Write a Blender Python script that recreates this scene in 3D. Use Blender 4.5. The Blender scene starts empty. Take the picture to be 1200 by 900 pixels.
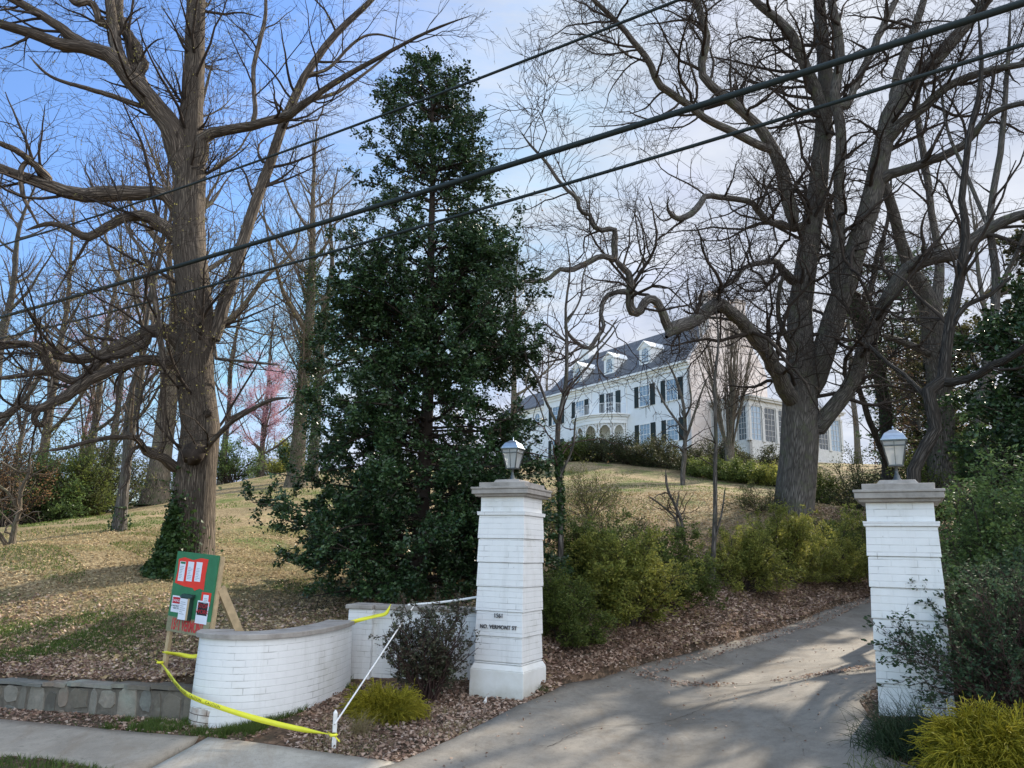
import bpy, math, random
import numpy as np
from mathutils import Vector, Matrix

random.seed(7); rng = np.random.default_rng(7)
S = bpy.context.scene
COL = S.collection
PI = math.pi
R_ = math.radians

# ------------------------------------------------------------------ camera, sky, sun, exposure
CAMP = np.array([0., 0., 1.6]); FPX = 901.; PITCH = R_(12.3); ROLL = R_(1.2)
CF = np.array([0, math.cos(PITCH), math.sin(PITCH)])
_R0 = np.array([1., 0, 0]); _U0 = np.array([0, -math.sin(PITCH), math.cos(PITCH)])
CR = _R0*math.cos(ROLL) + _U0*math.sin(ROLL)
CU = -_R0*math.sin(ROLL) + _U0*math.cos(ROLL)
cd = bpy.data.cameras.new('camera'); cam = bpy.data.objects.new('camera', cd); COL.objects.link(cam)
cd.sensor_width = 36; cd.lens = FPX/1200*36; cd.clip_start = .1; cd.clip_end = 5000
m = Matrix(((CR[0], CU[0], -CF[0], CAMP[0]), (CR[1], CU[1], -CF[1], CAMP[1]), (CR[2], CU[2], -CF[2], CAMP[2]), (0, 0, 0, 1)))
cam.matrix_world = m
S.camera = cam

SUN_AZ = R_(40); SUN_EL = R_(33)          # azimuth clockwise from +Y
W = bpy.data.worlds.new('World'); S.world = W; W.use_nodes = True
nt = W.node_tree; N = nt.nodes; L = nt.links
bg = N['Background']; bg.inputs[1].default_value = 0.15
sky = N.new('ShaderNodeTexSky'); sky.sky_type = 'NISHITA'; sky.sun_disc = False
sky.sun_elevation = SUN_EL; sky.sun_rotation = SUN_AZ
sky.air_density = 1.3; sky.dust_density = 1.2; sky.ozone_density = 2.0
tc = N.new('ShaderNodeTexCoord'); sp = N.new('ShaderNodeSeparateXYZ'); L.new(tc.outputs['Generated'], sp.inputs[0])
# project the direction on a cloud layer high above
mz = N.new('ShaderNodeMath'); mz.operation = 'MAXIMUM'; mz.inputs[1].default_value = .03; L.new(sp.outputs[2], mz.inputs[0])
az_ = N.new('ShaderNodeMath'); az_.operation = 'ADD'; az_.inputs[1].default_value = .16; L.new(mz.outputs[0], az_.inputs[0])
dx = N.new('ShaderNodeMath'); dx.operation = 'DIVIDE'; L.new(sp.outputs[0], dx.inputs[0]); L.new(az_.outputs[0], dx.inputs[1])
dy = N.new('ShaderNodeMath'); dy.operation = 'DIVIDE'; L.new(sp.outputs[1], dy.inputs[0]); L.new(az_.outputs[0], dy.inputs[1])
cb = N.new('ShaderNodeCombineXYZ'); L.new(dx.outputs[0], cb.inputs[0]); L.new(dy.outputs[0], cb.inputs[1])
n1 = N.new('ShaderNodeTexNoise'); n1.inputs['Scale'].default_value = 1.15; n1.inputs['Detail'].default_value = 8
n1.inputs['Roughness'].default_value = .64; n1.inputs['Distortion'].default_value = 1.1; L.new(cb.outputs[0], n1.inputs['Vector'])
# more cloud towards the right of the view
gx = N.new('ShaderNodeMath'); gx.operation = 'MULTIPLY_ADD'; gx.inputs[1].default_value = .55; gx.inputs[2].default_value = .09
L.new(sp.outputs[0], gx.inputs[0])
mpw = N.new('ShaderNodeMapping'); mpw.inputs['Rotation'].default_value = (0, 0, .5); mpw.inputs['Scale'].default_value = (.8, 3.2, 1); L.new(cb.outputs[0], mpw.inputs[0])
n3 = N.new('ShaderNodeTexNoise'); n3.inputs['Scale'].default_value = 1.9; n3.inputs['Detail'].default_value = 9; n3.inputs['Roughness'].default_value = .7; n3.inputs['Distortion'].default_value = .8; L.new(mpw.outputs[0], n3.inputs['Vector'])
av = N.new('ShaderNodeMath'); av.operation = 'MULTIPLY_ADD'; av.inputs[1].default_value = .55; L.new(n3.outputs[0], av.inputs[0])
hf = N.new('ShaderNodeMath'); hf.operation = 'MULTIPLY'; hf.inputs[1].default_value = .5; L.new(n1.outputs[0], hf.inputs[0]); L.new(hf.outputs[0], av.inputs[2])
ad = N.new('ShaderNodeMath'); ad.operation = 'ADD'; L.new(av.outputs[0], ad.inputs[0]); L.new(gx.outputs[0], ad.inputs[1])
cr = N.new('ShaderNodeMapRange'); cr.inputs[1].default_value = .42; cr.inputs[2].default_value = .72
cr.inputs[3].default_value = 0.02; cr.inputs[4].default_value = .88; L.new(ad.outputs[0], cr.inputs[0])
# brighter clouds added behind the camera to light the walls; sky in view darkened
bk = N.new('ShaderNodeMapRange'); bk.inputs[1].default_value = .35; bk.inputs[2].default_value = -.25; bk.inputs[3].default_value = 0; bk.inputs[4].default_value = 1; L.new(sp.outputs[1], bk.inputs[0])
def vmix(f, a, b, mode='MIX'):
    q = N.new('ShaderNodeMix'); q.data_type = 'RGBA'; q.blend_type = mode
    for k, v in (('Factor', f), ('A', a), ('B', b)):
        if hasattr(v, 'links'): L.new(v, q.inputs[k])
        elif k == 'Factor': q.inputs['Factor'].default_value = v
        else: q.inputs[k].default_value = (*v, 1)
    return q.outputs['Result']
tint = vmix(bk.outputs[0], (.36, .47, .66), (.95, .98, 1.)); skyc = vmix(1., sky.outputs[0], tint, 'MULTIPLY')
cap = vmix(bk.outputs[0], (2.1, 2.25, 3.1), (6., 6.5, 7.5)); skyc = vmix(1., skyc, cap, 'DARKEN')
n2 = N.new('ShaderNodeTexNoise'); n2.inputs['Scale'].default_value = 3.2; n2.inputs['Detail'].default_value = 7; L.new(cb.outputs[0], n2.inputs['Vector'])
shd = N.new('ShaderNodeMapRange'); shd.inputs[1].default_value = .35; shd.inputs[2].default_value = .65; L.new(n2.outputs[0], shd.inputs[0])
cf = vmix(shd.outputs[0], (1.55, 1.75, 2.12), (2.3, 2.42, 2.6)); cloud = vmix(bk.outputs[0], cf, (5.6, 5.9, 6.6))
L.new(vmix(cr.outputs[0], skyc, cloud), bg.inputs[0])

sd_ = bpy.data.lights.new('sun', 'SUN'); sd_.energy = 3.6; sd_.angle = R_(.6); sd_.color = (1, .90, .76)
sun = bpy.data.objects.new('sun', sd_); COL.objects.link(sun)
sdir = Vector((math.sin(SUN_AZ)*math.cos(SUN_EL), math.cos(SUN_AZ)*math.cos(SUN_EL), math.sin(SUN_EL)))
sun.rotation_euler = sdir.to_track_quat('Z', 'Y').to_euler(); sun.location = (20, 10, 40)
vs = S.view_settings; vs.view_transform = 'Standard'; vs.look = 'None'; vs.gamma = 1; vs.exposure = 1.3; vs.use_curve_mapping = False

# ------------------------------------------------------------------ pixel helpers (photo measures -> metres)
def ray(px, py): return CF + CR*((px-600)/FPX) + CU*((450-py)/FPX)
def atY(px, py, Y): d = ray(px, py); return CAMP + d*(Y/d[1])
def atZ(px, py, z): d = ray(px, py); return CAMP + d*((z-CAMP[2])/d[2])

# ------------------------------------------------------------------ object helpers
def tag(o, label=None, cat=None, group=None, kind=None):
    if label: o['label'] = label
    if cat: o['category'] = cat
    if group: o['group'] = group
    if kind: o['kind'] = kind
    return o
def empty(name, loc=(0, 0, 0), rz=0, label=None, cat=None, group=None):
    o = bpy.data.objects.new(name, None); COL.objects.link(o); o.location = loc; o.rotation_euler = (0, 0, rz)
    o.empty_display_size = .2
    return tag(o, label, cat, group)
def link(name, me, mat=None, parent=None, smooth=False):
    if mat and len(me.materials) == 0: me.materials.append(mat)
    o = bpy.data.objects.new(name, me); COL.objects.link(o)
    if parent: o.parent = parent
    if smooth: me.polygons.foreach_set('use_smooth', np.ones(len(me.polygons), bool))
    return o
def npmesh(name, V, F):
    """V (n,3), F list of int arrays (m,k)"""
    me = bpy.data.meshes.new(name); V = np.asarray(V, np.float32)
    F = [f for f in F if len(f)]
    nl = sum(f.size for f in F); nf = sum(len(f) for f in F)
    me.vertices.add(len(V)); me.vertices.foreach_set('co', V.ravel())
    me.loops.add(nl); me.loops.foreach_set('vertex_index', np.concatenate([f.ravel() for f in F]).astype(np.int32))
    me.polygons.add(nf)
    tot = np.concatenate([np.full(len(f), f.shape[1]) for f in F]).astype(np.int32)
    st = np.concatenate([[0], np.cumsum(tot)[:-1]]).astype(np.int32)
    me.polygons.foreach_set('loop_start', st); me.polygons.foreach_set('loop_total', tot)
    me.update(calc_edges=True)
    return me

class MB:
    """collects boxes, prisms, lathes for one mesh"""
    def __init__(s): s.v = []; s.f = []
    def add(s, vs, fs):
        b = len(s.v); s.v += [tuple(map(float, v)) for v in vs]; s.f += [tuple(b+i for i in f) for f in fs]; return s
    def box(s, x0, x1, y0, y1, z0, z1):
        return s.add([(x0,y0,z0),(x1,y0,z0),(x1,y1,z0),(x0,y1,z0),(x0,y0,z1),(x1,y0,z1),(x1,y1,z1),(x0,y1,z1)],
                     [(0,3,2,1),(4,5,6,7),(0,1,5,4),(1,2,6,5),(2,3,7,6),(3,0,4,7)])
    def frus(s, c, w0, w1, z0, z1, d0=None, d1=None):
        d0 = d0 or w0; d1 = d1 or w1; x, y = c
        return s.add([(x-w0/2,y-d0/2,z0),(x+w0/2,y-d0/2,z0),(x+w0/2,y+d0/2,z0),(x-w0/2,y+d0/2,z0),
                      (x-w1/2,y-d1/2,z1),(x+w1/2,y-d1/2,z1),(x+w1/2,y+d1/2,z1),(x-w1/2,y+d1/2,z1)],
                     [(0,3,2,1),(4,5,6,7),(0,1,5,4),(1,2,6,5),(2,3,7,6),(3,0,4,7)])
    def prism(s, pts, a, b, fn):
        """pts 2D polygon, extruded from a to b; fn(p, t)->xyz"""
        n = len(pts); vs = [fn(p, a) for p in pts]+[fn(p, b) for p in pts]
        return s.add(vs, [tuple(range(n))[::-1], tuple(range(n, 2*n))]+[(i, (i+1) % n, n+(i+1) % n, n+i) for i in range(n)])
    def bar(s, p, q, w, h=None, up=(0, 0, 1)):
        p = Vector(p); q = Vector(q); h = h or w; d = (q-p).normalized(); u = Vector(up)
        if abs(d.dot(u)) > .95: u = Vector((1, 0, 0))
        sd = d.cross(u).normalized(); u = sd.cross(d).normalized(); vs = []
        for e in (p, q):
            for a, b in ((-1,-1),(1,-1),(1,1),(-1,1)): vs.append(e+sd*a*w/2+u*b*h/2)
        return s.add(vs, [(0,3,2,1),(4,5,6,7),(0,1,5,4),(1,2,6,5),(2,3,7,6),(3,0,4,7)])
    def lathe(s, prof, c=(0, 0), n=16):
        k = len(prof); vs = []
        for r, z in prof:
            for i in range(n):
                a = 2*PI*i/n; vs.append((c[0]+r*math.cos(a), c[1]+r*math.sin(a), z))
        fs = [(j*n+i, j*n+(i+1) % n, (j+1)*n+(i+1) % n, (j+1)*n+i) for j in range(k-1) for i in range(n)]
        fs += [tuple(range(n))[::-1], tuple((k-1)*n+i for i in range(n))]
        return s.add(vs, fs)
    def xf(s, fn): s.v = [tuple(fn(Vector(v))) for v in s.v]; return s
    def build(s, name, mat, parent=None, bevel=0, uv=None, smooth=False):
        me = bpy.data.meshes.new(name); me.from_pydata(s.v, [], s.f); me.update()
        if uv: add_uv(me)
        o = link(name, me, mat, parent, smooth)
        if bevel:
            b = o.modifiers.new('bevel', 'BEVEL'); b.width = bevel; b.segments = 2; b.limit_method = 'ANGLE'
        return o
def add_uv(me):
    """box-projected uv in metres"""
    uvl = me.uv_layers.new(name='UVMap')
    for p in me.polygons:
        n = p.normal; t = Vector((0, 0, 1)).cross(n)
        if t.length < .2: t = Vector((1, 0, 0)); b = Vector((0, 1, 0))
        else: t.normalize(); b = Vector((0, 0, 1))
        for li in p.loop_indices:
            c = me.vertices[me.loops[li].vertex_index].co; uvl.data[li].uv = (c.dot(t), c.dot(b))

# ------------------------------------------------------------------ materials
class NT:
    def __init__(s, name, rough=.8, spec=.3, metal=0):
        s.m = bpy.data.materials.new(name); s.m.use_nodes = True; s.t = s.m.node_tree; s.n = s.t.nodes; s.l = s.t.links
        s.b = s.n['Principled BSDF']; s.b.inputs['Roughness'].default_value = rough
        s.b.inputs['Specular IOR Level'].default_value = spec; s.b.inputs['Metallic'].default_value = metal
        s.tc = s.n.new('ShaderNodeTexCoord')
    def co(s, k='Object', scale=(1, 1, 1), rot=(0, 0, 0)):
        mp = s.n.new('ShaderNodeMapping'); mp.inputs['Scale'].default_value = scale; mp.inputs['Rotation'].default_value = rot
        s.l.new(s.tc.outputs[k], mp.inputs[0]); return mp.outputs[0]
    def noise(s, vec, scale, detail=5, rough=.6, dist=0):
        n = s.n.new('ShaderNodeTexNoise'); n.inputs['Scale'].default_value = scale; n.inputs['Detail'].default_value = detail
        n.inputs['Roughness'].default_value = rough; n.inputs['Distortion'].default_value = dist; s.l.new(vec, n.inputs['Vector']); return n.outputs[0]
    def voro(s, vec, scale, feature='F1', out='Distance'):
        n = s.n.new('ShaderNodeTexVoronoi'); n.feature = feature; n.inputs['Scale'].default_value = scale; s.l.new(vec, n.inputs['Vector']); return n.outputs[out]
    def ramp(s, f, stops):
        r = s.n.new('ShaderNodeValToRGB'); e = r.color_ramp.elements
        e[0].position = stops[0][0]; e[0].color = (*stops[0][1], 1); e[1].position = stops[-1][0]; e[1].color = (*stops[-1][1], 1)
        for p, c in stops[1:-1]: q = e.new(p); q.color = (*c, 1)
        s.l.new(f, r.inputs[0]); return r.outputs[0]
    def mr(s, f, a, b, c=0, d=1):
        r = s.n.new('ShaderNodeMapRange'); s.l.new(f, r.inputs[0])
        for i, v in enumerate((a, b, c, d)): r.inputs[i+1].default_value = v
        return r.outputs[0]
    def mix(s, f, a, b, mode='MIX'):
        r = s.n.new('ShaderNodeMix'); r.data_type = 'RGBA'; r.blend_type = mode
        for k, v in (('Factor', f), ('A', a), ('B', b)):
            if hasattr(v, 'links'): s.l.new(v, r.inputs[k])
            elif k == 'Factor': r.inputs['Factor'].default_value = v
            else: r.inputs[k].default_value = (*v, 1)
        return r.outputs['Result']
    def math(s, op, a, b=0., c=None):
        r = s.n.new('ShaderNodeMath'); r.operation = op
        for i, v in enumerate((a, b, c)):
            if v is None: continue
            if hasattr(v, 'links'): s.l.new(v, r.inputs[i])
            else: r.inputs[i].default_value = v
        return r.outputs[0]
    def island(s):
        g = s.n.new('ShaderNodeNewGeometry'); return g.outputs['Random Per Island']
    def attr(s, name):
        a = s.n.new('ShaderNodeAttribute'); a.attribute_name = name; return a.outputs['Fac']
    def col(s, c):
        if hasattr(c, 'links'): s.l.new(c, s.b.inputs['Base Color'])
        else: s.b.inputs['Base Color'].default_value = (*c, 1)
        return s
    def bump(s, h, strength=.5, dist=.02):
        b = s.n.new('ShaderNodeBump'); b.inputs['Strength'].default_value = strength; b.inputs['Distance'].default_value = dist
        s.l.new(h, b.inputs['Height']); s.l.new(b.outputs[0], s.b.inputs['Normal']); return s
    def sep(s, vec):
        r = s.n.new('ShaderNodeSeparateXYZ'); s.l.new(vec, r.inputs[0]); return r.outputs

def plain(name, c, rough=.7, spec=.3, metal=0, var=.12, sc=6, bump=0):
    t = NT(name, rough, spec, metal); f = t.noise(t.co(), sc)
    t.col(t.ramp(f, [(.3, tuple(x*(1-var) for x in c)), (.7, tuple(min(1, x*(1+var)) for x in c))]))
    if bump: t.bump(f, bump, .01)
    return t.m
def leafmat(name, cols, rough=.5, trans=.35, spec=.3):
    t = NT(name, rough, spec); c = t.ramp(t.island(), [(i/(len(cols)-1), q) for i, q in enumerate(cols)])
    f = t.noise(t.co(), 1.3, 3); c = t.mix(t.mr(f, .35, .7, 0, .5), c, tuple(.6*x for x in cols[0]), 'MIX')
    t.col(c)
    tr = t.n.new('ShaderNodeBsdfTranslucent'); ms = t.n.new('ShaderNodeMixShader'); ms.inputs[0].default_value = trans
    t.l.new(t.mix(.5, c, tuple(cols[-1])), tr.inputs[0])
    t.l.new(t.b.outputs[0], ms.inputs[1]); t.l.new(tr.outputs[0], ms.inputs[2]); t.l.new(ms.outputs[0], t.n['Material Output'].inputs[0])
    return t.m
def barkmat(name, dark, light, sc=9., zs=.16, bump=.9, moss=None):
    t = NT(name, .92, .15)
    at = t.n.new('ShaderNodeAttribute'); at.attribute_name = 'flow'; mp = t.n.new('ShaderNodeMapping'); mp.inputs['Scale'].default_value = (1, 1, zs); t.l.new(at.outputs['Vector'], mp.inputs[0]); v = mp.outputs[0]
    w = t.noise(v, sc*1.6, 6, .65)
    nn = t.n.new('ShaderNodeTexNoise'); nn.inputs['Scale'].default_value = sc*.8; nn.inputs['Detail'].default_value = 5; t.l.new(v, nn.inputs[0])
    vm = t.n.new('ShaderNodeMixRGB'); vm.blend_type = 'ADD'; vm.inputs[0].default_value = .10; t.l.new(v, vm.inputs[1]); t.l.new(nn.outputs[1], vm.inputs[2])
    r = t.voro(vm.outputs[0], sc*2.6, 'DISTANCE_TO_EDGE'); h = t.math('ADD', t.math('MULTIPLY', t.mr(r, 0, .28), .55), t.math('MULTIPLY', w, .75))
    c = t.ramp(h, [(.30, dark), (.62, tuple(a*.55+b*.45 for a, b in zip(dark, light))), (.95, light)])
    big = t.noise(t.co(), 1.3, 6, .65)
    c = t.mix(t.mr(big, .42, .62, 0, .6), c, tuple((a*.65+b*.35) for a, b in zip(dark, light)))
    if moss: c = t.mix(t.mr(t.noise(t.co(), 2.6, 7, .7), .53, .64, 0, .6), c, moss)
    t.col(c); t.bump(h, bump, .03); return t.m

def brickmat(name, white, mortar, bump=.5, weather=True):
    t = NT(name, .75, .25)
    uv = t.co('UV')
    b = t.n.new('ShaderNodeTexBrick'); t.l.new(uv, b.inputs['Vector'])
    b.inputs['Scale'].default_value = 1; b.inputs['Brick Width'].default_value = .212; b.inputs['Row Height'].default_value = .064
    b.inputs['Mortar Size'].default_value = .0045; b.inputs['Mortar Smooth'].default_value = .4; b.inputs['Bias'].default_value = 0
    b.inputs['Color1'].default_value = (*white, 1); b.inputs['Color2'].default_value = (*[x*.93 for x in white], 1); b.inputs['Mortar'].default_value = (*mortar, 1)
    f1 = t.noise(t.co(), 7, 5); f2 = t.noise(t.co(), 1.6, 6, .65)
    # the paint bridges most of the joints: only patches show the gap
    opn = t.mr(t.noise(t.co(), 3.3, 3), .45, .60)
    c = t.mix(t.math('MULTIPLY', b.outputs['Fac'], t.math('MULTIPLY_ADD', opn, .75, .12)), b.outputs['Color'], mortar)
    base = t.mix(t.mr(f1, .35, .7, 0, .35), white, tuple(x*.86 for x in white))
    su = t.sep(uv); rowf = t.math('ABSOLUTE', t.math('SUBTRACT', t.math('FRACT', t.math('DIVIDE', su[1], .064)), .5)); line = t.mr(rowf, .47, .5)
    rn = t.noise(t.co('UV', (1.2, 14, 1)), 1.3, 4, .7); line = t.math('MULTIPLY', line, t.mr(rn, .42, .62, .12, .95))
    opn = t.mr(t.noise(t.co(), 3.3, 4), .52, .66)
    c = t.mix(t.math('MULTIPLY', b.outputs['Fac'], t.math('MULTIPLY_ADD', opn, .65, .03)), base, mortar); c = t.mix(line, c, tuple(x*1.1 for x in mortar))
    spk = t.noise(t.co(), 16, 3, .8); c = t.mix(t.mr(spk, .70, .76, 0, .6), c, (.30, .28, .24))
    stk_ = t.noise(t.co(scale=(9, 9, .7)), 1, 6, .75); c = t.mix(t.mr(stk_, .52, .72, 0, .28), c, (.45, .44, .40))
    if weather:
        c = t.mix(t.mr(f2, .52, .72, 0, .45), c, (.52, .50, .42))
    t.col(c)
    h = t.math('MULTIPLY_ADD', t.math('SUBTRACT', 1., b.outputs['Fac']), 1., t.math('MULTIPLY', f1, .35))
    t.bump(h, bump, .006); return t, c, b

M = {}
tt, c_, b_ = brickmat('white_painted_brick', (.80, .80, .78), (.30, .29, .27)); M['brick'] = tt.m
# curved wall: same, but the paint is gone from the foot of its left end
tt, c_, b_ = brickmat('white_brick_bare_foot', (.80, .80, .78), (.26, .25, .23))
s_ = tt.sep(tt.co('UV'))
edge = tt.math('ADD', tt.math('MULTIPLY', tt.noise(tt.co(), 6, 3), .10), 0.)
msk = tt.math('MULTIPLY', tt.math('LESS_THAN', tt.math('ADD', s_[1], edge), .10), tt.math('LESS_THAN', tt.math('ADD', s_[0], edge), .62))
bc = tt.mix(b_.outputs['Fac'], tt.ramp(tt.noise(tt.co(), 9, 3), [(.35, (.42, .33, .27)), (.65, (.70, .66, .60))]), (.10, .07, .05))
tt.col(tt.mix(msk, c_, bc)); M['brick_curved'] = tt.m
tt = NT('weathered_stone_coping', .85); f = tt.noise(tt.co(), 5, 8, .7)
tt.col(tt.ramp(f, [(.3, (.22, .20, .175)), (.55, (.36, .33, .295)), (.75, (.44, .41, .37))])).bump(f, .4, .01); M['coping'] = tt.m
tt = NT('smooth_white_plinth', .7); f = tt.noise(tt.co(), 3, 8, .65)
g = tt.sep(tt.co())[2]
c = tt.mix(tt.mr(f, .42, .7, 0, .5), (.78, .78, .75), (.56, .54, .46))
c = tt.mix(tt.math('MULTIPLY', tt.mr(g, .0, .16, 1, 0), tt.mr(f, .3, .6, .2, .8)), c, (.35, .33, .24))
tt.col(c).bump(f, .25, .01); M['plinth'] = tt.m
# terrain
tt = NT('ground_turf', .95, .1)
p = tt.co(); lit = tt.attr('litter'); a = tt.noise(p, .55, 6, .62); b = tt.noise(p, 22, 8, .75); cc_ = tt.noise(p, 2.6, 6, .6); dd = tt.voro(p, 26, 'F1', 'Color')
ddv = tt.n.new('ShaderNodeRGBToBW'); tt.l.new(dd, ddv.inputs[0])
tan = tt.ramp(ddv.outputs[0], [(.15, (.15, .105, .055)), (.45, (.29, .215, .12)), (.8, (.44, .35, .20))])
grs = tt.ramp(b, [(.3, (.06, .085, .022)), (.7, (.17, .20, .06))])
pt = tt.mr(tt.noise(p, .23, 7, .7, .5), .42, .62); tan = tt.mix(pt, tan, tt.mix(.55, tan, (.085, .075, .04)))
lawn = tt.mix(tt.mr(tt.math('ADD', a, tt.math('MULTIPLY', cc_, .35)), .66, .84), tan, grs)
litc = tt.ramp(ddv.outputs[0], [(.1, (.055, .037, .026)), (.5, (.13, .085, .055)), (.85, (.24, .155, .10))])
soil = tt.mix(tt.mr(cc_, .45, .62), litc, (.075, .058, .040))
tt.col(tt.mix(lit, lawn, soil)).bump(tt.math('ADD', b, ddv.outputs[0]), .7, .03); M['ground'] = tt.m
# concretes
def concrete(name, c, stains, crack=True):
    t = NT(name, .88, .2); p = t.co(); a = t.noise(p, .9, 9, .72, .6); b = t.noise(p, 45, 6, .8); d = t.noise(p, 4, 6, .7); e = t.noise(p, 260, 2)
    k = t.ramp(a, [(.3, stains), (.52, c), (.75, tuple(x*1.15 for x in c))])
    k = t.mix(t.mr(t.noise(p, 13, 8, .8), .48, .62, 0, .38), k, tuple(x*.55 for x in c)); k = t.mix(t.mr(d, .48, .68, 0, .6), k, tuple(x*.72 for x in c))
    k = t.mix(t.mr(b, .56, .66, 0, .55), k, tuple(x*.6 for x in c)); k = t.mix(t.mr(e, .58, .70, 0, .5), k, tuple(min(.8, x*1.7) for x in c))
    k = t.mix(t.mr(t.noise(t.co(scale=(1, .45, 1), rot=(0, 0, .5)), 1.7, 9, .78, .8), .50, .66, 0, .5), k, (c[0]*.62, c[1]*.52, c[2]*.42)); k = t.mix(t.mr(t.noise(p, 6.5, 8, .8), .60, .68, 0, .5), k, (.07, .058, .042))
    if crack:
        wv = t.n.new('ShaderNodeMixRGB'); wv.inputs[0].default_value = .25; t.l.new(p, wv.inputs[1])
        nn = t.n.new('ShaderNodeTexNoise'); nn.inputs['Scale'].default_value = 1.4; nn.inputs['Detail'].default_value = 6; t.l.new(p, nn.inputs[0]); t.l.new(nn.outputs[1], wv.inputs[2])
        v = t.voro(wv.outputs[0], .42, 'DISTANCE_TO_EDGE'); ck = t.mr(v, .0, .0035, 1, 0)
        k = t.mix(t.math('MULTIPLY', ck, t.mr(d, .50, .60, 0, .8)), k, (.05, .045, .038))
    t.col(k).bump(t.math('ADD', b, t.math('MULTIPLY', a, 2.)), .35, .012); return t.m
M['drive'] = concrete('driveway_concrete', (.235, .215, .182), (.125, .112, .092))
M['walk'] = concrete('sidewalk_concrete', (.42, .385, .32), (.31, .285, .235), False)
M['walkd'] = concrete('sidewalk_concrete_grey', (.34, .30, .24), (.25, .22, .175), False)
M['asphalt'] = concrete('street_asphalt', (.06, .06, .06), (.045, .045, .045), False)
# field stones
tt = NT('field_stone', .9, .2); f = tt.noise(tt.co(), 9, 8, .7); f2 = tt.noise(tt.co(), 2.0, 5)
c = tt.ramp(tt.island(), [(0, (.10, .092, .078)), (.3, (.20, .17, .13)), (.6, (.16, .165, .15)), (.85, (.30, .27, .22)), (1, (.21, .14, .10))])
c = tt.mix(tt.mr(f, .35, .7, 0, .6), c, (.10, .095, .075)); c = tt.mix(tt.mr(f2, .55, .7, 0, .6), c, (.30, .32, .26))
tt.col(c).bump(f, .8, .02); M['stone'] = tt.m
M['mortar'] = plain('old_mortar', (.135, .12, .098), .95, .1, var=.3, sc=12, bump=.5)
M['bark_big'] = barkmat('bark_grey_brown', (.036, .029, .024), (.225, .185, .145), 9, .13, 1.)
M['bark_oak'] = barkmat('bark_oak_grey', (.040, .036, .032), (.215, .195, .17), 8, .14, 1., moss=(.13, .14, .085))
M['bark_twig'] = plain('bark_twigs', (.050, .040, .033), .9, .1, var=.35, sc=3)
M['bark_dark'] = barkmat('bark_dark', (.020, .017, .014), (.10, .088, .075), 8, .14, 1.)
M['bark_pale'] = barkmat('bark_pale', (.06, .05, .038), (.25, .21, .16), 10, .2, .7, moss=(.12, .13, .07))
M['twig_pale'] = plain('bark_pale_twigs', (.125, .10, .078), .9, .1, var=.35, sc=3)
M['twig_red'] = plain('bark_reddish_twigs', (.075, .048, .042), .9, .1, var=.3, sc=3)
M['holly'] = leafmat('holly_leaves', [(.012, .030, .011), (.022, .055, .018), (.042, .092, .028), (.08, .14, .045)], .40, .12, .45)
M['ivy'] = leafmat('ivy_leaves', [(.018, .04, .012), (.04, .085, .022), (.07, .12, .035)], .5, .2)
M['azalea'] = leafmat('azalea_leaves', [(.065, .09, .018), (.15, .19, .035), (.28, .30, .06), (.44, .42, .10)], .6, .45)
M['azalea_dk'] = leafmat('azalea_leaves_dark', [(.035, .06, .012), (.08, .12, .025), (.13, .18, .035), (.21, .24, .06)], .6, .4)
M['hedge'] = leafmat('hedge_leaves', [(.02, .035, .012), (.045, .065, .02), (.08, .085, .03), (.12, .11, .05)], .6, .3)
M['plum'] = leafmat('dark_plum_leaves', [(.028, .036, .020), (.06, .075, .04), (.12, .085, .06), (.11, .14, .07)], .5, .2)
M['teal'] = leafmat('blue_green_leaves', [(.022, .045, .022), (.045, .085, .042), (.095, .14, .07)], .68, .3, .2)
M['gold'] = leafmat('golden_thread_foliage', [(.12, .13, .012), (.32, .29, .022), (.50, .43, .035), (.58, .50, .06)], .6, .35)
M['lush'] = leafmat('broad_green_leaves', [(.05, .09, .028), (.10, .17, .05), (.20, .28, .085)], .45, .4)
M['olive'] = leafmat('olive_leaves', [(.04, .055, .02), (.10, .12, .035), (.17, .18, .06)], .6, .4)
M['russet'] = leafmat('dry_russet_leaves', [(.12, .07, .035), (.22, .13, .06), (.30, .17, .08)], .8, .35)
M['pink'] = leafmat('pink_blossom', [(.34, .15, .22), (.50, .27, .35), (.62, .42, .48)], .7, .4)
M['bud'] = leafmat('spring_buds', [(.22, .20, .06), (.34, .32, .11)], .7, .4)
M['litter'] = leafmat('fallen_leaf', [(.12, .065, .045), (.28, .175, .125), (.47, .33, .24), (.64, .50, .40)], .85, .15)
M['litter_tan'] = leafmat('fallen_leaf_tan', [(.22, .15, .08), (.44, .32, .17), (.62, .50, .30)], .85, .15)
M['grass'] = leafmat('grass_blades', [(.045, .08, .018), (.09, .15, .03), (.16, .20, .05)], .7, .4)
M['drygrass'] = leafmat('dry_grass_blades', [(.22, .17, .08), (.38, .31, .16), (.50, .43, .25)], .8, .4)
M['mondo'] = leafmat('mondo_blades', [(.015, .03, .012), (.03, .06, .022), (.06, .09, .04)], .45, .2)
M['wwall'] = plain('white_house_wall', (.78, .79, .79), .7, var=.05, sc=2)
M['trim'] = plain('white_trim', (.82, .82, .80), .6, var=.03)
M['gable'] = NT('whitewashed_brick_gable', .85).col((.6, .55, .5)).m
tt = NT('whitewashed_brick_gable', .85); f = tt.noise(tt.co(), 1.2, 7, .65); f2 = tt.noise(tt.co(scale=(1, 1, 4)), 5, 4)
tt.col(tt.mix(tt.mr(f2, .45, .65, 0, .35), tt.ramp(f, [(.3, (.62, .52, .46)), (.7, (.78, .71, .66))]), (.50, .40, .34))); M['gable'] = tt.m
tt = NT('slate_roof', .6, .4); br = tt.n.new('ShaderNodeTexBrick'); tt.l.new(tt.co('UV'), br.inputs[0])
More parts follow.
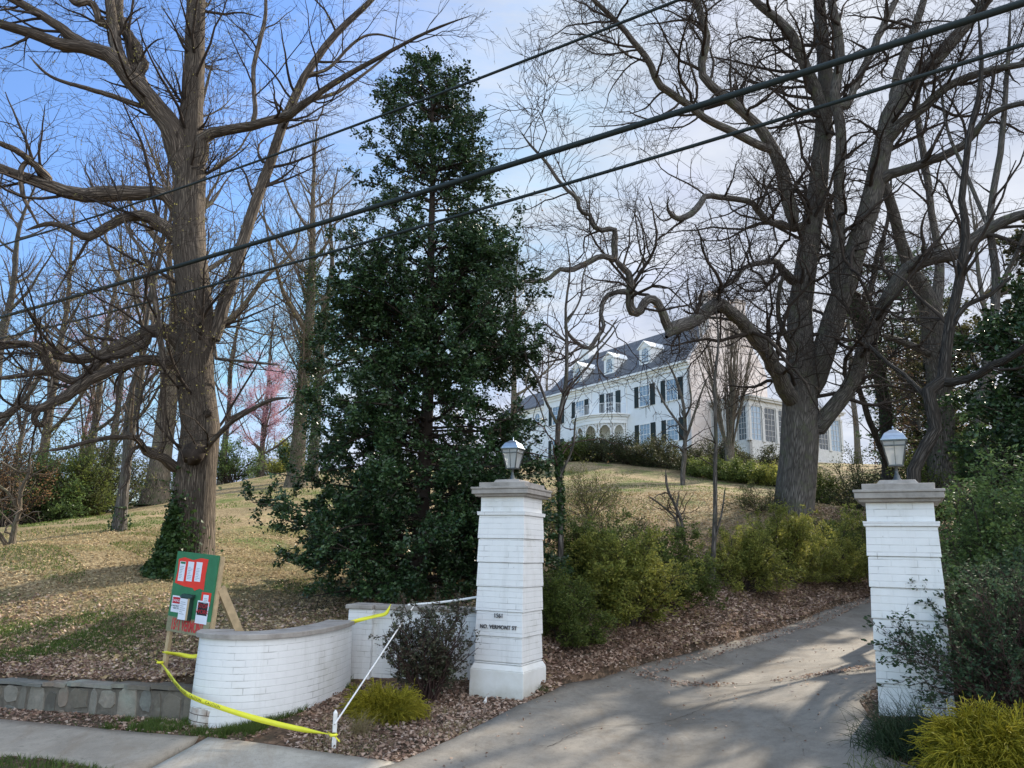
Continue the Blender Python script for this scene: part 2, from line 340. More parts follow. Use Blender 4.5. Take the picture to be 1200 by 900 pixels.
br.inputs['Brick Width'].default_value = .3; br.inputs['Row Height'].default_value = .22; br.inputs['Scale'].default_value = 1; br.inputs['Mortar Size'].default_value = .012
br.inputs['Color1'].default_value = (.085, .088, .094, 1); br.inputs['Color2'].default_value = (.15, .15, .15, 1); br.inputs['Mortar'].default_value = (.03, .03, .035, 1)
tt.col(br.outputs[0]); M['slate'] = tt.m
M['shutter'] = plain('shutter_dark_green', (.012, .022, .022), .5, var=.2)
M['pane'] = NT('window_pane', .08, .9).col((.22, .30, .38)).m
M['pane_dk'] = NT('window_pane_dark', .08, .6).col((.03, .035, .04)).m
M['iron'] = plain('lantern_metal', (.10, .11, .11), .45, .5, .6, var=.3, sc=20)
M['zinc'] = plain('lantern_roof_metal', (.42, .48, .54), .32, .5, .8, var=.15, sc=9)
tt = NT('frosted_lantern_glass', .35, .5); tt.col((.72, .74, .72)); tt.b.inputs['Transmission Weight'].default_value = .55; tt.b.inputs['Roughness'].default_value = .28; M['glass'] = tt.m
M['bulb'] = plain('bulb_white', (.75, .73, .68), .3)
M['cable'] = plain('black_cable', (.018, .028, .028), .6, .3)
M['wood'] = plain('raw_pine', (.48, .36, .21), .8, var=.2, sc=14)
M['green'] = plain('green_board_paint', (.035, .18, .085), .6, var=.15, sc=9)
M['red'] = plain('red_paper', (.75, .045, .03), .6, var=.1)
M['redpaint'] = plain('red_brush_paint', (.48, .05, .05), .7, var=.3, sc=30)
M['paper'] = plain('white_paper', (.72, .76, .84), .6, var=.04)
M['ink'] = plain('black_ink', (.02, .02, .022), .6)
M['greyink'] = plain('grey_print', (.33, .37, .42), .7)
M['crimson'] = plain('crimson_sign', (.50, .015, .03), .6)
M['blackbox'] = plain('dark_plastic', (.02, .05, .04), .5)
M['board_raw'] = plain('plywood_edge', (.25, .24, .15), .8, var=.25, sc=20)
M['tape'] = plain('yellow_caution_tape', (.80, .76, .045), .45, .4, var=.06)
M['stakewhite'] = plain('white_stake_paint', (.78, .77, .73), .6, var=.1, sc=15)
M['rope'] = plain('white_rope', (.80, .79, .75), .7, var=.1, sc=40)
M['letter'] = plain('dark_bronze_letters', (.035, .035, .04), .5, .5)
M['joint'] = plain('dirt_joint', (.06, .05, .038), .95)

# ------------------------------------------------------------------ terrain heights
def tps_fit(P, z, lam=1e-3):
    P = np.asarray(P, float); n = len(P); d = np.hypot(P[:, None, 0]-P[None, :, 0], P[:, None, 1]-P[None, :, 1])
    K = np.where(d > 0, d*d*np.log(np.maximum(d, 1e-9)), 0)+lam*np.eye(n)
    Q = np.c_[np.ones(n), P]; A = np.block([[K, Q], [Q.T, np.zeros((3, 3))]]); w = np.linalg.solve(A, np.r_[z, 0, 0, 0]); return P, w
def tps(fit, x, y):
    P, w = fit; x = np.asarray(x, float); y = np.asarray(y, float); sh = x.shape; x = x.ravel(); y = y.ravel()
    out = np.empty(len(x))
    for i in range(0, len(x), 20000):
        a = x[i:i+20000, None]-P[None, :, 0]; b = y[i:i+20000, None]-P[None, :, 1]; d2 = a*a+b*b
        K = np.where(d2 > 0, .5*d2*np.log(np.maximum(d2, 1e-12)), 0); out[i:i+20000] = K@w[:-3]+w[-3]+w[-2]*x[i:i+20000]+w[-1]*y[i:i+20000]
    return out.reshape(sh)
share = []
for px, py, Y in ((650,785,9.8),(700,788,10.0),(762,769,11.2),(867,743,13),(933,726,14.8),(1017,698,18),(655,690,12),(840,690,15),(900,672,17.5),(1000,655,20),
                  (740,610,20),(850,602,23),(930,592,22),(700,548,45),(800,566,40),(900,578,32),(1000,600,30)):
    share.append(atY(px, py, Y))
share += [np.array(q, float) for q in ((.55,9.2,.03),(.75,9.6,.06),(13.6,57.4,8.8),(4,72,8.9),(25,60,8.9),(2,82,9.2),(0,110,10),(60,110,10),(40,60,9),(60,40,8),
    (4,6.9,.36),(5,6,.40),(6,8.2,.62),(8,10,.9),(4.4,9,.45),(6.5,12,.5),(9,15,.75),(12,18,1.1),(16,22,1.8),(20,30,3.2),(30,40,5.2),(30,15,2),(12,8,.9),
    (1,8.2,-.06),(1.5,7,-.12),(3.05,6.3,.07),(3.25,7.1,.25),(3.2,7.7,.26),(4.0,5.6,.22),(2.2,9,.06),(0,3,-.3),(10,0,-.1),(3,4,-.15),(0,-10,-.3),(30,-10,0),(-30,-10,-.5))]
back = share+[np.array(q, float) for q in ((-5.6,9.2,.17),(-3.6,8.7,.27),(-9,10.4,.35),(-2.6,8.9,.5),(-2.2,9.6,.55),(-1.2,10.2,.6),(-.3,10.2,.5),(0,10.9,.75),(-12,12,.75),(-30,20,1.6),(-60,60,2),(-40,100,3))]
for q in ((20,620,20),(80,610,23),(130,602,26),(180,587,30),(225,577,34),(262,568,38),(300,561,40),(335,554,42),(0,630,30),(60,618,34),(140,604,44),(210,590,55),(-150,640,24),(-150,650,40),(20,640,14.5),(100,634,16)): back.append(atY(*q))
for X in (-10, -5, -1.5):
    for Y in (11, 14, 19, 26, 34, 42):
        if X == -10 and Y > 19: continue
        back.append(np.array([X, Y, -1.04+.155*Y+(.02*(X+6) if Y > 20 else 0)]))
back.append(atY(330,565,60)); back.append(atY(200,600,75))
front = share+[np.array(q, float) for q in ((-3.2,7.9,-.13),(-5.7,8.7,-.19),(-9,9.7,-.25),(-20,13,-.35),(-2.6,7.8,-.1),(-2.1,8.1,-.06),(-1.85,9.0,0),(-1.7,9.6,.03),(-.4,9.3,.02),(0,8.9,0),(.3,8.8,0),
    (-1.5,7.3,-.14),(-.8,8.2,-.06),(-3,7,-.2),(-6,7.5,-.25),(-.9,7.0,-.15),(-12,9,-.3))]
FB = tps_fit([q[:2] for q in back], [q[2] for q in back]); FF = tps_fit([q[:2] for q in front], [q[2] for q in front])
CURV = [(-3.13,8.32),(-3.07,8.07),(-2.9,7.93),(-2.66,7.89),(-2.42,7.97),(-2.22,8.17),(-2.06,8.48),(-1.95,8.85),(-1.88,9.25),(-1.86,9.66)]   # outer face
TALL = [(-1.92,9.84),(-.2,9.52)]
SW0 = np.array([-3.1, 8.17]); SWD = np.array([-.958, .287])
barrier = [tuple(SW0+SWD*40+np.array([.04, .15])), tuple(SW0+np.array([.04, .15]))]+[(-2.9,8.07),(-2.68,8.03),(-2.5,8.09),(-2.33,8.26),(-2.18,8.56),(-2.07,8.9),(-2.01,9.3),(-1.99,9.9),(-1.93,10.0),(-.2,9.68),(.4,9.35)]
bx_ = np.array([b[0] for b in barrier]); by_ = np.array([b[1] for b in barrier])
def hz(x, y):
    x = np.atleast_1d(np.asarray(x, float)); y = np.atleast_1d(np.asarray(y, float))
    zb = tps(FB, x, y); zf = tps(FF, x, y)
    yb = np.interp(x, bx_, by_)
    w = np.clip((y-yb)/.06+.5, 0, 1); w = np.where(x > .4, np.maximum(w, np.clip((x-.4)/.6, 0, 1)), w)
    z = zf*(1-w)+zb*w
    r = np.hypot(x, y); far = np.clip((r-85)/120, 0, 1); z = np.minimum(z, 11)
    z = z*(1-far)+far*7.5
    z = np.maximum(z, -.7); f2 = np.clip((r-300)/900, 0, 1); return z*(1-f2)+f2*-2
def h1(x, y): return float(hz(x, y)[0])

# driveway plan: left edge / right edge, world xy
def onz(px, py, z): q = atZ(px, py, z); return (q[0], q[1])
Lft = [(-3.2, 3.0), (-1.6, 6.35), onz(468,893,-.14), onz(540,862,-.09), (0.22, 8.88), (.52, 9.22)] + [tuple(atY(*q)[:2]) for q in ((655,800,9.65),(700,788,10.0),(762,769,11.2),(867,743,13),(933,726,14.8),(1017,698,18))] + [(14,23),(22,28),(34,32)]
Rgt = [(5.2, 3.0), (3.5, 5.2), onz(1040,900,.05), onz(1030,868,.14), onz(1026,842,.24), (3.30, 7.65), (3.85, 8.3), (4.45, 9.2)] + [(5.1, 10.2), (6.6, 12), (9.2, 14.6), (12.2, 17.2)] + [(16.5,20),(23,24.5),(34,28)]
def resamp(P, n):
    P = np.array(P, float); d = np.r_[0, np.cumsum(np.linalg.norm(np.diff(P, axis=0), axis=1))]; t = np.linspace(0, d[-1], n)
    return np.stack([np.interp(t, d, P[:, i]) for i in range(P.shape[1])], 1)
def catmull(P, n):
    P = np.array(P, float); A = np.vstack([2*P[0]-P[1], P, 2*P[-1]-P[-2]]); out = []
    for i in range(1, len(A)-2):
        t = np.linspace(0, 1, 12, endpoint=False)[:, None]; a, b, c, d = A[i-1], A[i], A[i+1], A[i+2]
        out.append(.5*(2*b+(c-a)*t+(2*a-5*b+4*c-d)*t**2+(3*b-a-3*c+d)*t**3))
    return resamp(np.vstack(out+[A[-2][None]]), n)
LE = np.vstack([resamp(Lft[:3], 12)[:-1], catmull(Lft[2:], 110)]); RE = np.vstack([resamp(Rgt[:3], 12)[:-1], catmull(Rgt[2:], 110)])
poly_drive = np.vstack([LE, RE[::-1]])
def inside(poly, x, y):
    x = np.asarray(x); y = np.asarray(y); c = np.zeros(x.shape, bool); n = len(poly); j = n-1
    for i in range(n):
        xi, yi = poly[i]; xj, yj = poly[j]
        q = ((yi > y) != (yj > y)) & (x < (xj-xi)*(y-yi)/((yj-yi)+1e-12)+xi); c ^= q; j = i
    return c
swb = [(-40, 19.0), (-5.15, 8.42), onz(200,866,-.17), onz(390,884,-.15), onz(468,893,-.14)]
swf = [(-40, 17.6), (-5.0, 7.38), onz(60,886,-.20), onz(160,903,-.19), (-1.6, 6.3)]
poly_walk = np.array(swb+swf[::-1])

def axis(segs):
    a = [];
    for lo, hi, st in segs: a += list(np.arange(lo, hi, st))
    return np.array(a+[segs[-1][1]])
gx_ = axis([(-1800,-300,150),(-300,-100,25),(-100,-30,4),(-30,-9,.7),(-9,6.5,.085),(6.5,22,.35),(22,60,2.5),(60,300,20),(300,1800,150)])
gy_ = axis([(-300,-20,40),(-20,4.5,2.),(4.5,12,.085),(12,24,.25),(24,60,1.),(60,130,5),(130,400,30),(400,2000,160)])
X, Y = np.meshgrid(gx_, gy_); Z = hz(X, Y).reshape(X.shape)
und = np.sin(X*1.7+Y*.6)*np.sin(Y*1.3-X*.4)*.025
onlawn = np.clip((Y-9.5)/3, 0, 1)*(np.hypot(X, Y) < 90)
ind = inside(poly_drive, X, Y); inw = inside(poly_walk, X, Y)
Z = Z+und*onlawn+rng.normal(0, .006, Z.shape)*((X > -9) & (X < 6.5) & (Y < 12)); Z[ind] -= .07+.11*np.clip((Y[ind]-8.6)/1.5, 0, 1); Z[inw] -= .05
ny, nx = X.shape; I = np.arange(nx*ny).reshape(ny, nx)
F = np.stack([I[:-1, :-1], I[:-1, 1:], I[1:, 1:], I[1:, :-1]], -1).reshape(-1, 4)
me = npmesh('ground', np.stack([X, Y, Z], -1).reshape(-1, 3), [F])
# litter weight
drive_d = np.min(np.hypot(X.ravel()[:, None]-LE[None, 20::4, 0], Y.ravel()[:, None]-LE[None, 20::4, 1]), 1).reshape(X.shape)
yb = np.interp(X, bx_, by_)
lw = np.where((Y < yb+.1) & (X < .8), 1., 0.); lw = np.maximum(lw, np.clip(1.7-drive_d/1.6, 0, 1))
lw = np.maximum(lw, np.clip((X-2.8)/.5, 0, 1)*np.clip((24-Y)/6, 0, 1)*(Y < 24)); lw = np.maximum(lw, .85*np.clip(1.4-(Y-yb)/2.2, 0, 1)*(X < -1))
lw = np.maximum(lw, .8*np.exp(-(((X+1.5)/3)**2+((Y-12.3)/2.2)**2)))
at = me.attributes.new('litter', 'FLOAT', 'POINT'); at.data.foreach_set('value', lw.ravel().astype(np.float32))
tag(link('ground', me, M['ground'], smooth=True), kind='structure')

# driveway sheet
nv = 26; t = np.linspace(0, 1, nv)[None, :, None]
G = LE[:, None, :]*(1-t)+RE[:, None, :]*t; gz = hz(G[..., 0], G[..., 1]).reshape(G.shape[:2])
tq = np.clip(t[0, :, 0], .2, .8)*(nv-1); ia = np.floor(tq).astype(int); ib_ = np.minimum(ia+1, nv-1); fr = tq-ia; g0 = gz[:, ia]*(1-fr)+gz[:, ib_]*fr; wy = np.clip((G[..., 1]-9)/2, 0, 1); gz = (gz*(1-wy)+g0*wy)+.012; k0 = np.ones(7)/7; gz[6:-6] = np.apply_along_axis(lambda c: np.convolve(c, k0, 'same'), 0, gz)[6:-6]
V = np.concatenate([G, gz[..., None]], -1); I = np.arange(V.shape[0]*nv).reshape(-1, nv)
F = np.stack([I[:-1, :-1], I[:-1, 1:], I[1:, 1:], I[1:, :-1]], -1).reshape(-1, 4)
me = npmesh('driveway', V.reshape(-1, 3), [F]); o = link('driveway', me, M['drive'], smooth=True); tag(o, kind='structure')
so = o.modifiers.new('s', 'SOLIDIFY'); so.thickness = .24; so.offset = 1 if me.polygons[0].normal.z < 0 else -1
# expansion joint / crack with debris across the driveway
def strip(name, pts, w, mat, dz, wob=.0, nn=60):
    P = catmull(pts, nn); P[:, :2] += rng.normal(0, wob, P[:, :2].shape); T = np.gradient(P, axis=0); T /= np.linalg.norm(T, axis=1)[:, None]
    Nn = np.stack([-T[:, 1], T[:, 0]], 1); ws = w*(1+.5*rng.normal(0, 1, len(P))*(wob > 0)); ws = np.clip(ws, w*.3, w*2)
    A = P+Nn*ws[:, None]/2; B = P-Nn*ws[:, None]/2
    za = hz(A[:, 0], A[:, 1])+dz; zb = hz(B[:, 0], B[:, 1])+dz
    V = np.vstack([np.c_[A, za], np.c_[B, zb]]); n = len(P); i = np.arange(n-1)
    o = link(name, npmesh(name, V, [np.stack([i, i+1, n+i+1, n+i], 1)[:, ::-1] if False else np.stack([i, n+i, n+i+1, i+1], 1)]), mat); return tag(o, kind='structure')
strip('driveway_joint', [onz(728,793,.06), onz(830,803,.08), onz(920,810,.08), onz(1015,814,.08)], .018, M['joint'], .0165, .006)
strip('driveway_crack', [onz(640,872,-.08), onz(700,850,-.04), onz(790,846,-.03), onz(860,826,.0)], .006, M['joint'], .0165, .010)

# sidewalk slabs
def slab(i, A, B, mat):
    A = resamp(A, 24); B = resamp(B, 24); V = []; t = np.linspace(0, 1, 8)[None, :, None]; G = A[:, None]*(1-t)+B[:, None]*t
    z = hz(G[..., 0], G[..., 1]).reshape(G.shape[:2])+.008; V = np.concatenate([G, z[..., None]], -1); I = np.arange(24*8).reshape(24, 8)
    F = np.stack([I[:-1, :-1], I[:-1, 1:], I[1:, 1:], I[1:, :-1]], -1).reshape(-1, 4); me = npmesh('sidewalk', V.reshape(-1, 3), [F]); o = link('sidewalk', me, mat)
    so = o.modifiers.new('s', 'SOLIDIFY'); so.thickness = .10; so.offset = 1 if me.polygons[0].normal.z < 0 else -1
    tag(o, kind='structure')
b_ = resamp(swb, 400); f_ = resamp(swf, 400)
def near(P, px, py, z): q = onz(px, py, z); return int(np.argmin(np.hypot(P[:, 0]-q[0], P[:, 1]-q[1])))
cutb = [near(b_, 232, 870, -.17)]; cutf = [near(f_, 160, 899, -.19)]
ib = [300, 345, cutb[0], 399]; jf = [290, 335, cutf[0], 399]
for k, (i0, i1, j0, j1) in enumerate(zip([0]+ib[:-1], ib, [0]+jf[:-1], jf)):
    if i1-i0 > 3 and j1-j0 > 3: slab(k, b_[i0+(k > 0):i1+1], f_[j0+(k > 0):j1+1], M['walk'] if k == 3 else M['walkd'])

# street: asphalt sheet in front with a concrete kerb (mostly below the frame)
def quad_sheet(name, P, mat, z):
    me = bpy.data.meshes.new(name); me.from_pydata([(x, y, z) for x, y in P], [], [(0, 1, 2, 3)]); return tag(link(name, me, mat), kind='structure')

# ------------------------------------------------------------------ tubes, growth, leaves
def tubes(G, name, cap=True):
    Vs = []; Fs = []; Cs = []; off = 0
    for P, R, s in G:
        n, k, _ = P.shape
        if n == 0: continue
        T = np.gradient(P, axis=1); T /= np.linalg.norm(T, axis=2)[..., None]+1e-9
        mt = np.abs(T.mean(1)); ref = np.eye(3)[np.argmin(mt, 1)][:, None, :]
        A = np.cross(T, np.broadcast_to(ref, T.shape)); A /= np.linalg.norm(A, axis=2)[..., None]+1e-9; B = np.cross(T, A)
        an = np.arange(s)*2*PI/s
        V = P[:, :, None]+(A[:, :, None]*np.cos(an)[:, None]+B[:, :, None]*np.sin(an)[:, None])*R[:, :, None, None]
        Vs.append(V.reshape(-1, 3)); sl = np.concatenate([np.zeros((n, 1)), np.cumsum(np.linalg.norm(np.diff(P, axis=1), axis=2), 1)], 1)+np.arange(n)[:, None]*3.7
        rr = np.broadcast_to(np.maximum(R[:, :1], R)[:, :, None], (n, k, s)); Cs.append(np.stack([np.cos(an)*rr, np.sin(an)*rr, np.broadcast_to(sl[:, :, None], (n, k, s))], -1).reshape(-1, 3)); I = off+np.arange(n*k*s).reshape(n, k, s); J = np.roll(I, -1, 2)
        Fs.append(np.stack([I[:, :-1], I[:, 1:], J[:, 1:], J[:, :-1]], -1).reshape(-1, 4)); off += n*k*s
    me = npmesh(name, np.vstack(Vs), [np.vstack(Fs)]); a_ = me.attributes.new('flow', 'FLOAT_VECTOR', 'POINT'); a_.data.foreach_set('vector', np.vstack(Cs).astype(np.float32).ravel()); return me
def grow(P, R, dens, Lr, ang=(35, 65), rf=.6, k=6, wob=.18, up=.05, rmin=.003, t0=.15, rcap=1., n=None, shrink=.6, gen=None):
    g = gen or rng
    ln = np.linalg.norm(np.diff(P, axis=1), axis=2).sum(1); N_ = n or max(1, int(ln.sum()*dens)); i = g.choice(len(P), N_, p=ln/ln.sum())
    t = g.uniform(t0, 1, N_); kk = P.shape[1]-1; f = t*kk; a = np.minimum(f.astype(int), kk-1); w = (f-a)[:, None]
    pos = P[i, a]*(1-w)+P[i, a+1]*w; tan = P[i, a+1]-P[i, a]; tan /= np.linalg.norm(tan, axis=1)[:, None]+1e-9; r = R[i, a]*(1-w[:, 0])+R[i, a+1]*w[:, 0]
    v = g.normal(size=(N_, 3)); v -= (v*tan).sum(1)[:, None]*tan; v /= np.linalg.norm(v, axis=1)[:, None]
    an = np.radians(g.uniform(ang[0], ang[1], N_))[:, None]; d = tan*np.cos(an)+v*np.sin(an)
    Ls = g.uniform(Lr[0], Lr[1], N_)*(1.15-shrink*t); Ls = np.minimum(Ls, ln[i]*.85)
    r0 = np.clip(r*rf*g.uniform(.6, 1, N_), rmin*1.1, rcap)
    Q = np.empty((N_, k, 3)); Q[:, 0] = pos; st = (Ls/(k-1))[:, None]
    for q in range(1, k):
        Q[:, q] = Q[:, q-1]+d*st; d = d+g.normal(0, wob, (N_, 3))+np.array([0, 0, up]); d /= np.linalg.norm(d, axis=1)[:, None]
    RR = r0[:, None]*(1-np.linspace(0, 1, k)[None]**1.2*.75); RR = np.maximum(RR, rmin*.6)
    return Q, RR
def limb(pts, D0, D1, k=26, jit=.01, rs=1.0, flare=0):
    """pts: (px,py,width px) -> smoothed path with true depth"""
    pts = np.array(pts, float); c = catmull(pts, k); n = k; D = np.linspace(D0, D1, n); P = np.array([atY(c[i, 0], c[i, 1], D[i]) for i in range(n)])
    depth = (P-CAMP)@CF; R = c[:, 2]/2*depth/FPX*rs*.86
    P[1:-1] += rng.normal(0, 1, (n-2, 3))*R[1:-1, None]*jit*6
    if flare:
        s = np.linalg.norm(P-P[0], axis=1); R = R*(1+flare*np.exp(-s/.45))
    return P, R
def leaves(C, size, aspect=.55, dirs=None, flat=.4, gen=None, droop=0, fold=.18):
    g = gen or rng; n = len(C); s = g.uniform(.65, 1.25, n)[:, None]*size
    d = g.normal(size=(n, 3)) if dirs is None else dirs+g.normal(0, .3, (n, 3)); d[:, 2] = d[:, 2]*(1-flat)-droop; d /= np.linalg.norm(d, axis=1)[:, None]+1e-9
    nr = g.normal(size=(n, 3)); nr[:, 2] += flat*2; w = np.cross(nr, d); w /= np.linalg.norm(w, axis=1)[:, None]+1e-9; up = np.cross(d, w)
    V = np.stack([C-d*s*.5, C+w*s*aspect*.5-up*s*fold*.5+d*s*.05, C+d*s*.5, C-w*s*aspect*.5-up*s*fold*.5+d*s*.05], 1).reshape(-1, 3)
    # two halves folded on the midrib
    I = np.arange(n)[:, None]*4
    return V, np.vstack([I+np.array([[0, 1, 2]]), I+np.array([[0, 2, 3]])])
def scatter_on(P, n, jit, gen=None, t0=0.):
    g = gen or rng; i = g.integers(0, len(P), n); kk = P.shape[1]-1; f = g.uniform(t0, 1, n)*kk; a = np.minimum(f.astype(int), kk-1); w = (f-a)[:, None]
    pos = P[i, a]*(1-w)+P[i, a+1]*w; tan = P[i, a+1]-P[i, a]; return pos+g.normal(0, jit, (n, 3)), tan/(np.linalg.norm(tan, axis=1)[:, None]+1e-9)
def leafobj(name, C, size, mat, parent, **kw):
    V, F_ = leaves(C, size, **kw); return link(name, npmesh(name, V, [F_]), mat, parent)
def cat(*L_): # join path groups of same k
    return np.concatenate([l[0] for l in L_]), np.concatenate([l[1] for l in L_])

# ------------------------------------------------------------------ pillars and walls
def yawfn(c, yaw, z0=0):
    ca, sa = math.cos(yaw), math.sin(yaw)
    return lambda v: (c[0]+v[0]*ca-v[1]*sa, c[1]+v[0]*sa+v[1]*ca, z0+v[2])
def wavy(name, o):
    return o
def pillar(c, yaw, label, zb, ztop, first, zpl=.36):
    # body courses, drawn at real size: seven banded drums above a plinth
    root = empty('gate_pillar', (c[0], c[1], 0), yaw, label, 'gate pillar', 'white brick gate pillars')
    w = .585; body = MB(); zc = ztop-.215; band = .272; k = 0; z = zc-.02
    # plain frieze below cap
    body.frus((0, 0), w-.03, w-.03, zc-.17, zc); body.frus((0, 0), w+.03, w+.04, zc-.215, zc-.172)
    z = zc-.217
    while z > zpl+.01:
        z0 = max(z-band, zpl); body.frus((0, 0), w+.014, w-.006, z0+.008, z); body.frus((0, 0), w-.022, w-.022, z0-.001, z0+.006); z = z0
    o = body.build('shaft', M['brick'], root, .004, uv=True)
    pl = MB(); pl.frus((0, 0), .675, .665, zb-.35, zpl-.06); pl.frus((0, 0), .664, .60, zpl-.0599, zpl-.001); pl.build('plinth', M['plinth'], root, .008)
    cap = MB(); cap.frus((0, 0), .66, .68, zc+.001, zc+.03).box(-.365,.365,-.365,.365,zc+.031,zc+.085).box(-.375,.375,-.375,.375,zc+.086,zc+.112).box(-.30,.30,-.30,.30,zc+.113,zc+.170).frus((0, 0), .36, .30, zc+.171, ztop)
    cap.build('cap', M['coping'], root, .006)
    return root
def lantern(c, yaw, z, label):
    r = empty('lantern', (c[0], c[1], z), yaw, label, 'lantern', 'glass lanterns on the gate pillars'); r.scale = (.88, .88, .94)
    st = MB(); st.lathe([(.05, 0), (.05, .012), (.032, .03), (.030, .05), (.018, .075), (.016, .13), (.028, .145), (.045, .155)]); st.build('stem', M['iron'], r, smooth=True)
    zb, zt = .16, .40; wb, wt = .135, .235
    fr = MB()
    for a, b in ((-1,-1),(1,-1),(1,1),(-1,1)): fr.bar((a*wb/2, b*wb/2, zb), (a*wt/2, b*wt/2, zt), .012)
    fr.box(-wb/2-.006, wb/2+.006, -wb/2-.006, wb/2+.006, zb-.012, zb)
    for zz, ww in ((zt, wt), (zt-.05, wt-.02)):
        h = ww/2
        for a, b, c_, d in ((-h,-h,h,-h),(h,-h,h,h),(h,h,-h,h),(-h,h,-h,-h)): fr.bar((a, b, zz), (c_, d, zz), .013)
    for i in range(3):
        a = -PI/2
    fr.bar((0, -wb/2, zb), (0, -wt/2, zt), .005)
    fr.build('frame', M['iron'], r)
    gl = MB(); k = .004; gl.frus((0, 0), wb-.012, wt-.012, zb+.002, zt-.004); gl.build('glass', M['glass'], r)
    rf = MB(); rf.frus((0, 0), wt+.03, wt+.02, zt+.008, zt+.02); rf.frus((0, 0), wt+.008, wt-.02, zt+.0205, zt+.05); rf.frus((0, 0), wt-.0205, .175, zt+.0505, zt+.082); rf.frus((0, 0), .1748, .10, zt+.0822, zt+.105); rf.frus((0, 0), .0995, .07, zt+.1055, zt+.118)
    rf.build('roof', M['zinc'], r, .004)
    for q in range(3):
        a = q*2*PI/3+.5; b = MB(); b.lathe([(.008, .005), (.009, .05), (.012, .07), (.011, .10), (.002, .125)], (math.cos(a)*.03, math.sin(a)*.03), 8); b.xf(lambda v: (v[0], v[1], v[2]+zb)); b.build('bulb', M['bulb'], r, smooth=True)
    f = MB(); f.lathe([(.014, 0), (.006, .012), (.012, .025), (.002, .045)]); f.xf(lambda v: (v[0], v[1], v[2]+zt+.118)); f.build('finial', M['zinc'], r)
LP = (.03, 9.37); RP = (3.66, 7.28)
pil1 = pillar(LP, -R_(25), 'white brick gate pillar left of the driveway with a house number and street name', -.02, 2.445, True)
pil2 = pillar(RP, -R_(27), 'white brick gate pillar right of the driveway beside the golden shrub', .05, 2.325, False, .06)
lantern(LP, -R_(25), 2.445, 'glass lantern with domed metal roof on the left gate pillar')
lantern(RP, -R_(27), 2.325, 'glass lantern with domed metal roof on the right gate pillar')

def text_obj(name, body, size, mat, parent, loc, rot, ext=.004, font=None, sx=1., align='CENTER', space=1., off=0.):
    c = bpy.data.curves.new(name, 'FONT'); c.body = body; c.size = size; c.extrude = ext; c.align_x = align; c.space_character = space; c.offset = off
    o = bpy.data.objects.new(name, c); COL.objects.link(o)
    dg = bpy.context.evaluated_depsgraph_get(); me = bpy.data.meshes.new_from_object(o.evaluated_get(dg)); bpy.data.objects.remove(o); bpy.data.curves.remove(c)
    me.materials.clear(); p = link(name, me, mat, parent); p.location = loc; p.rotation_euler = rot; p.scale = (sx, 1, 1); return p
text_obj('house_number', '1561', .068, M['letter'], pil1, (.0, -.3055, .865), (PI/2, 0, 0), .005, sx=.85, space=1.05)
text_obj('street_name', 'NO. VERMONT ST', .062, M['letter'], pil1, (.0, -.3055, .742), (PI/2, 0, 0), .005, sx=.88, space=1.05)

def curved_wall(path, th, top, base, mat, name_root, label, coph, bat=.04, n=60, shift=1):
    P = catmull(path, n); T = np.gradient(P, axis=0); T /= np.linalg.norm(T, axis=1)[:, None]; Nn = np.stack([-T[:, 1], T[:, 0]], 1)*shift
    s = np.r_[0, np.cumsum(np.linalg.norm(np.diff(P, axis=0), axis=1))]
    root = empty('boundary_wall', (P[n//2, 0], P[n//2, 1], 0), 0, label, 'wall')
    O = np.array([P[n//2, 0], P[n//2, 1], 0]); zt = top if callable(top) else (lambda q: top)
    prof = []   # cross-section: (offset along normal, z)
    V = []; uv = []
    nz = 2
    for i in range(n):
        t = s[i]/s[-1]; zT = zt(t)
        ring = [(-bat, base), (0, zT), (th, zT), (th+bat, base)]
        for of, z in ring: q = P[i]+Nn[i]*of; V.append((q[0]-O[0], q[1]-O[1], z)); uv.append((s[i]+(of if of > .1 else 0), z))
    F = []; 
    for i in range(n-1):
        a, b = i*4, i*4+4
        F += [(a, b, b+1, a+1), (a+1, b+1, b+2, a+2), (a+2, b+2, b+3, a+3)]
    F += [(0, 1, 2, 3), ((n-1)*4+3, (n-1)*4+2, (n-1)*4+1, (n-1)*4)]
    me = bpy.data.meshes.new('wall'); me.from_pydata(V, [], F); ul = me.uv_layers.new(name='UVMap')
    for p in me.polygons:
        for li, vi in zip(p.loop_indices, p.vertices): ul.data[li].uv = (uv[vi][0], uv[vi][1])
    if me.polygons[0].normal.dot(Vector((-Nn[0][0], -Nn[0][1], 0))) < 0: me.flip_normals()
    link('brickwork', me, mat, root)
    V = []; F = []
    for i in range(n):
        t = s[i]/s[-1]; zT = zt(t)+.002
        e = .0
        for of, z in ((-.035, zT), (-.035, zT+coph-.006), (-.028, zT+coph), (th+.028, zT+coph), (th+.035, zT+coph-.006), (th+.035, zT)):
            q = P[i]+Nn[i]*of; V.append((q[0]-O[0], q[1]-O[1], z))
    for i in range(n-1):
        a, b = i*6, i*6+6
        for j in range(6): F.append((a+j, b+j, b+(j+1) % 6, a+(j+1) % 6))
    F += [tuple(range(6)), tuple((n-1)*6+j for j in range(5, -1, -1))]
    me = bpy.data.meshes.new('coping'); me.from_pydata(V, [], F); me.update()
    import bmesh
    bm = bmesh.new(); bm.from_mesh(me); bmesh.ops.recalc_face_normals(bm, faces=bm.faces); bm.to_mesh(me); bm.free()
    link('coping', me, M['coping'], root)
    return root
curved_wall(CURV, .27, .705, -.35, M['brick_curved'], '', 'low curved white brick wall with bare bricks at its foot, behind the yellow tape', .048, bat=.035)
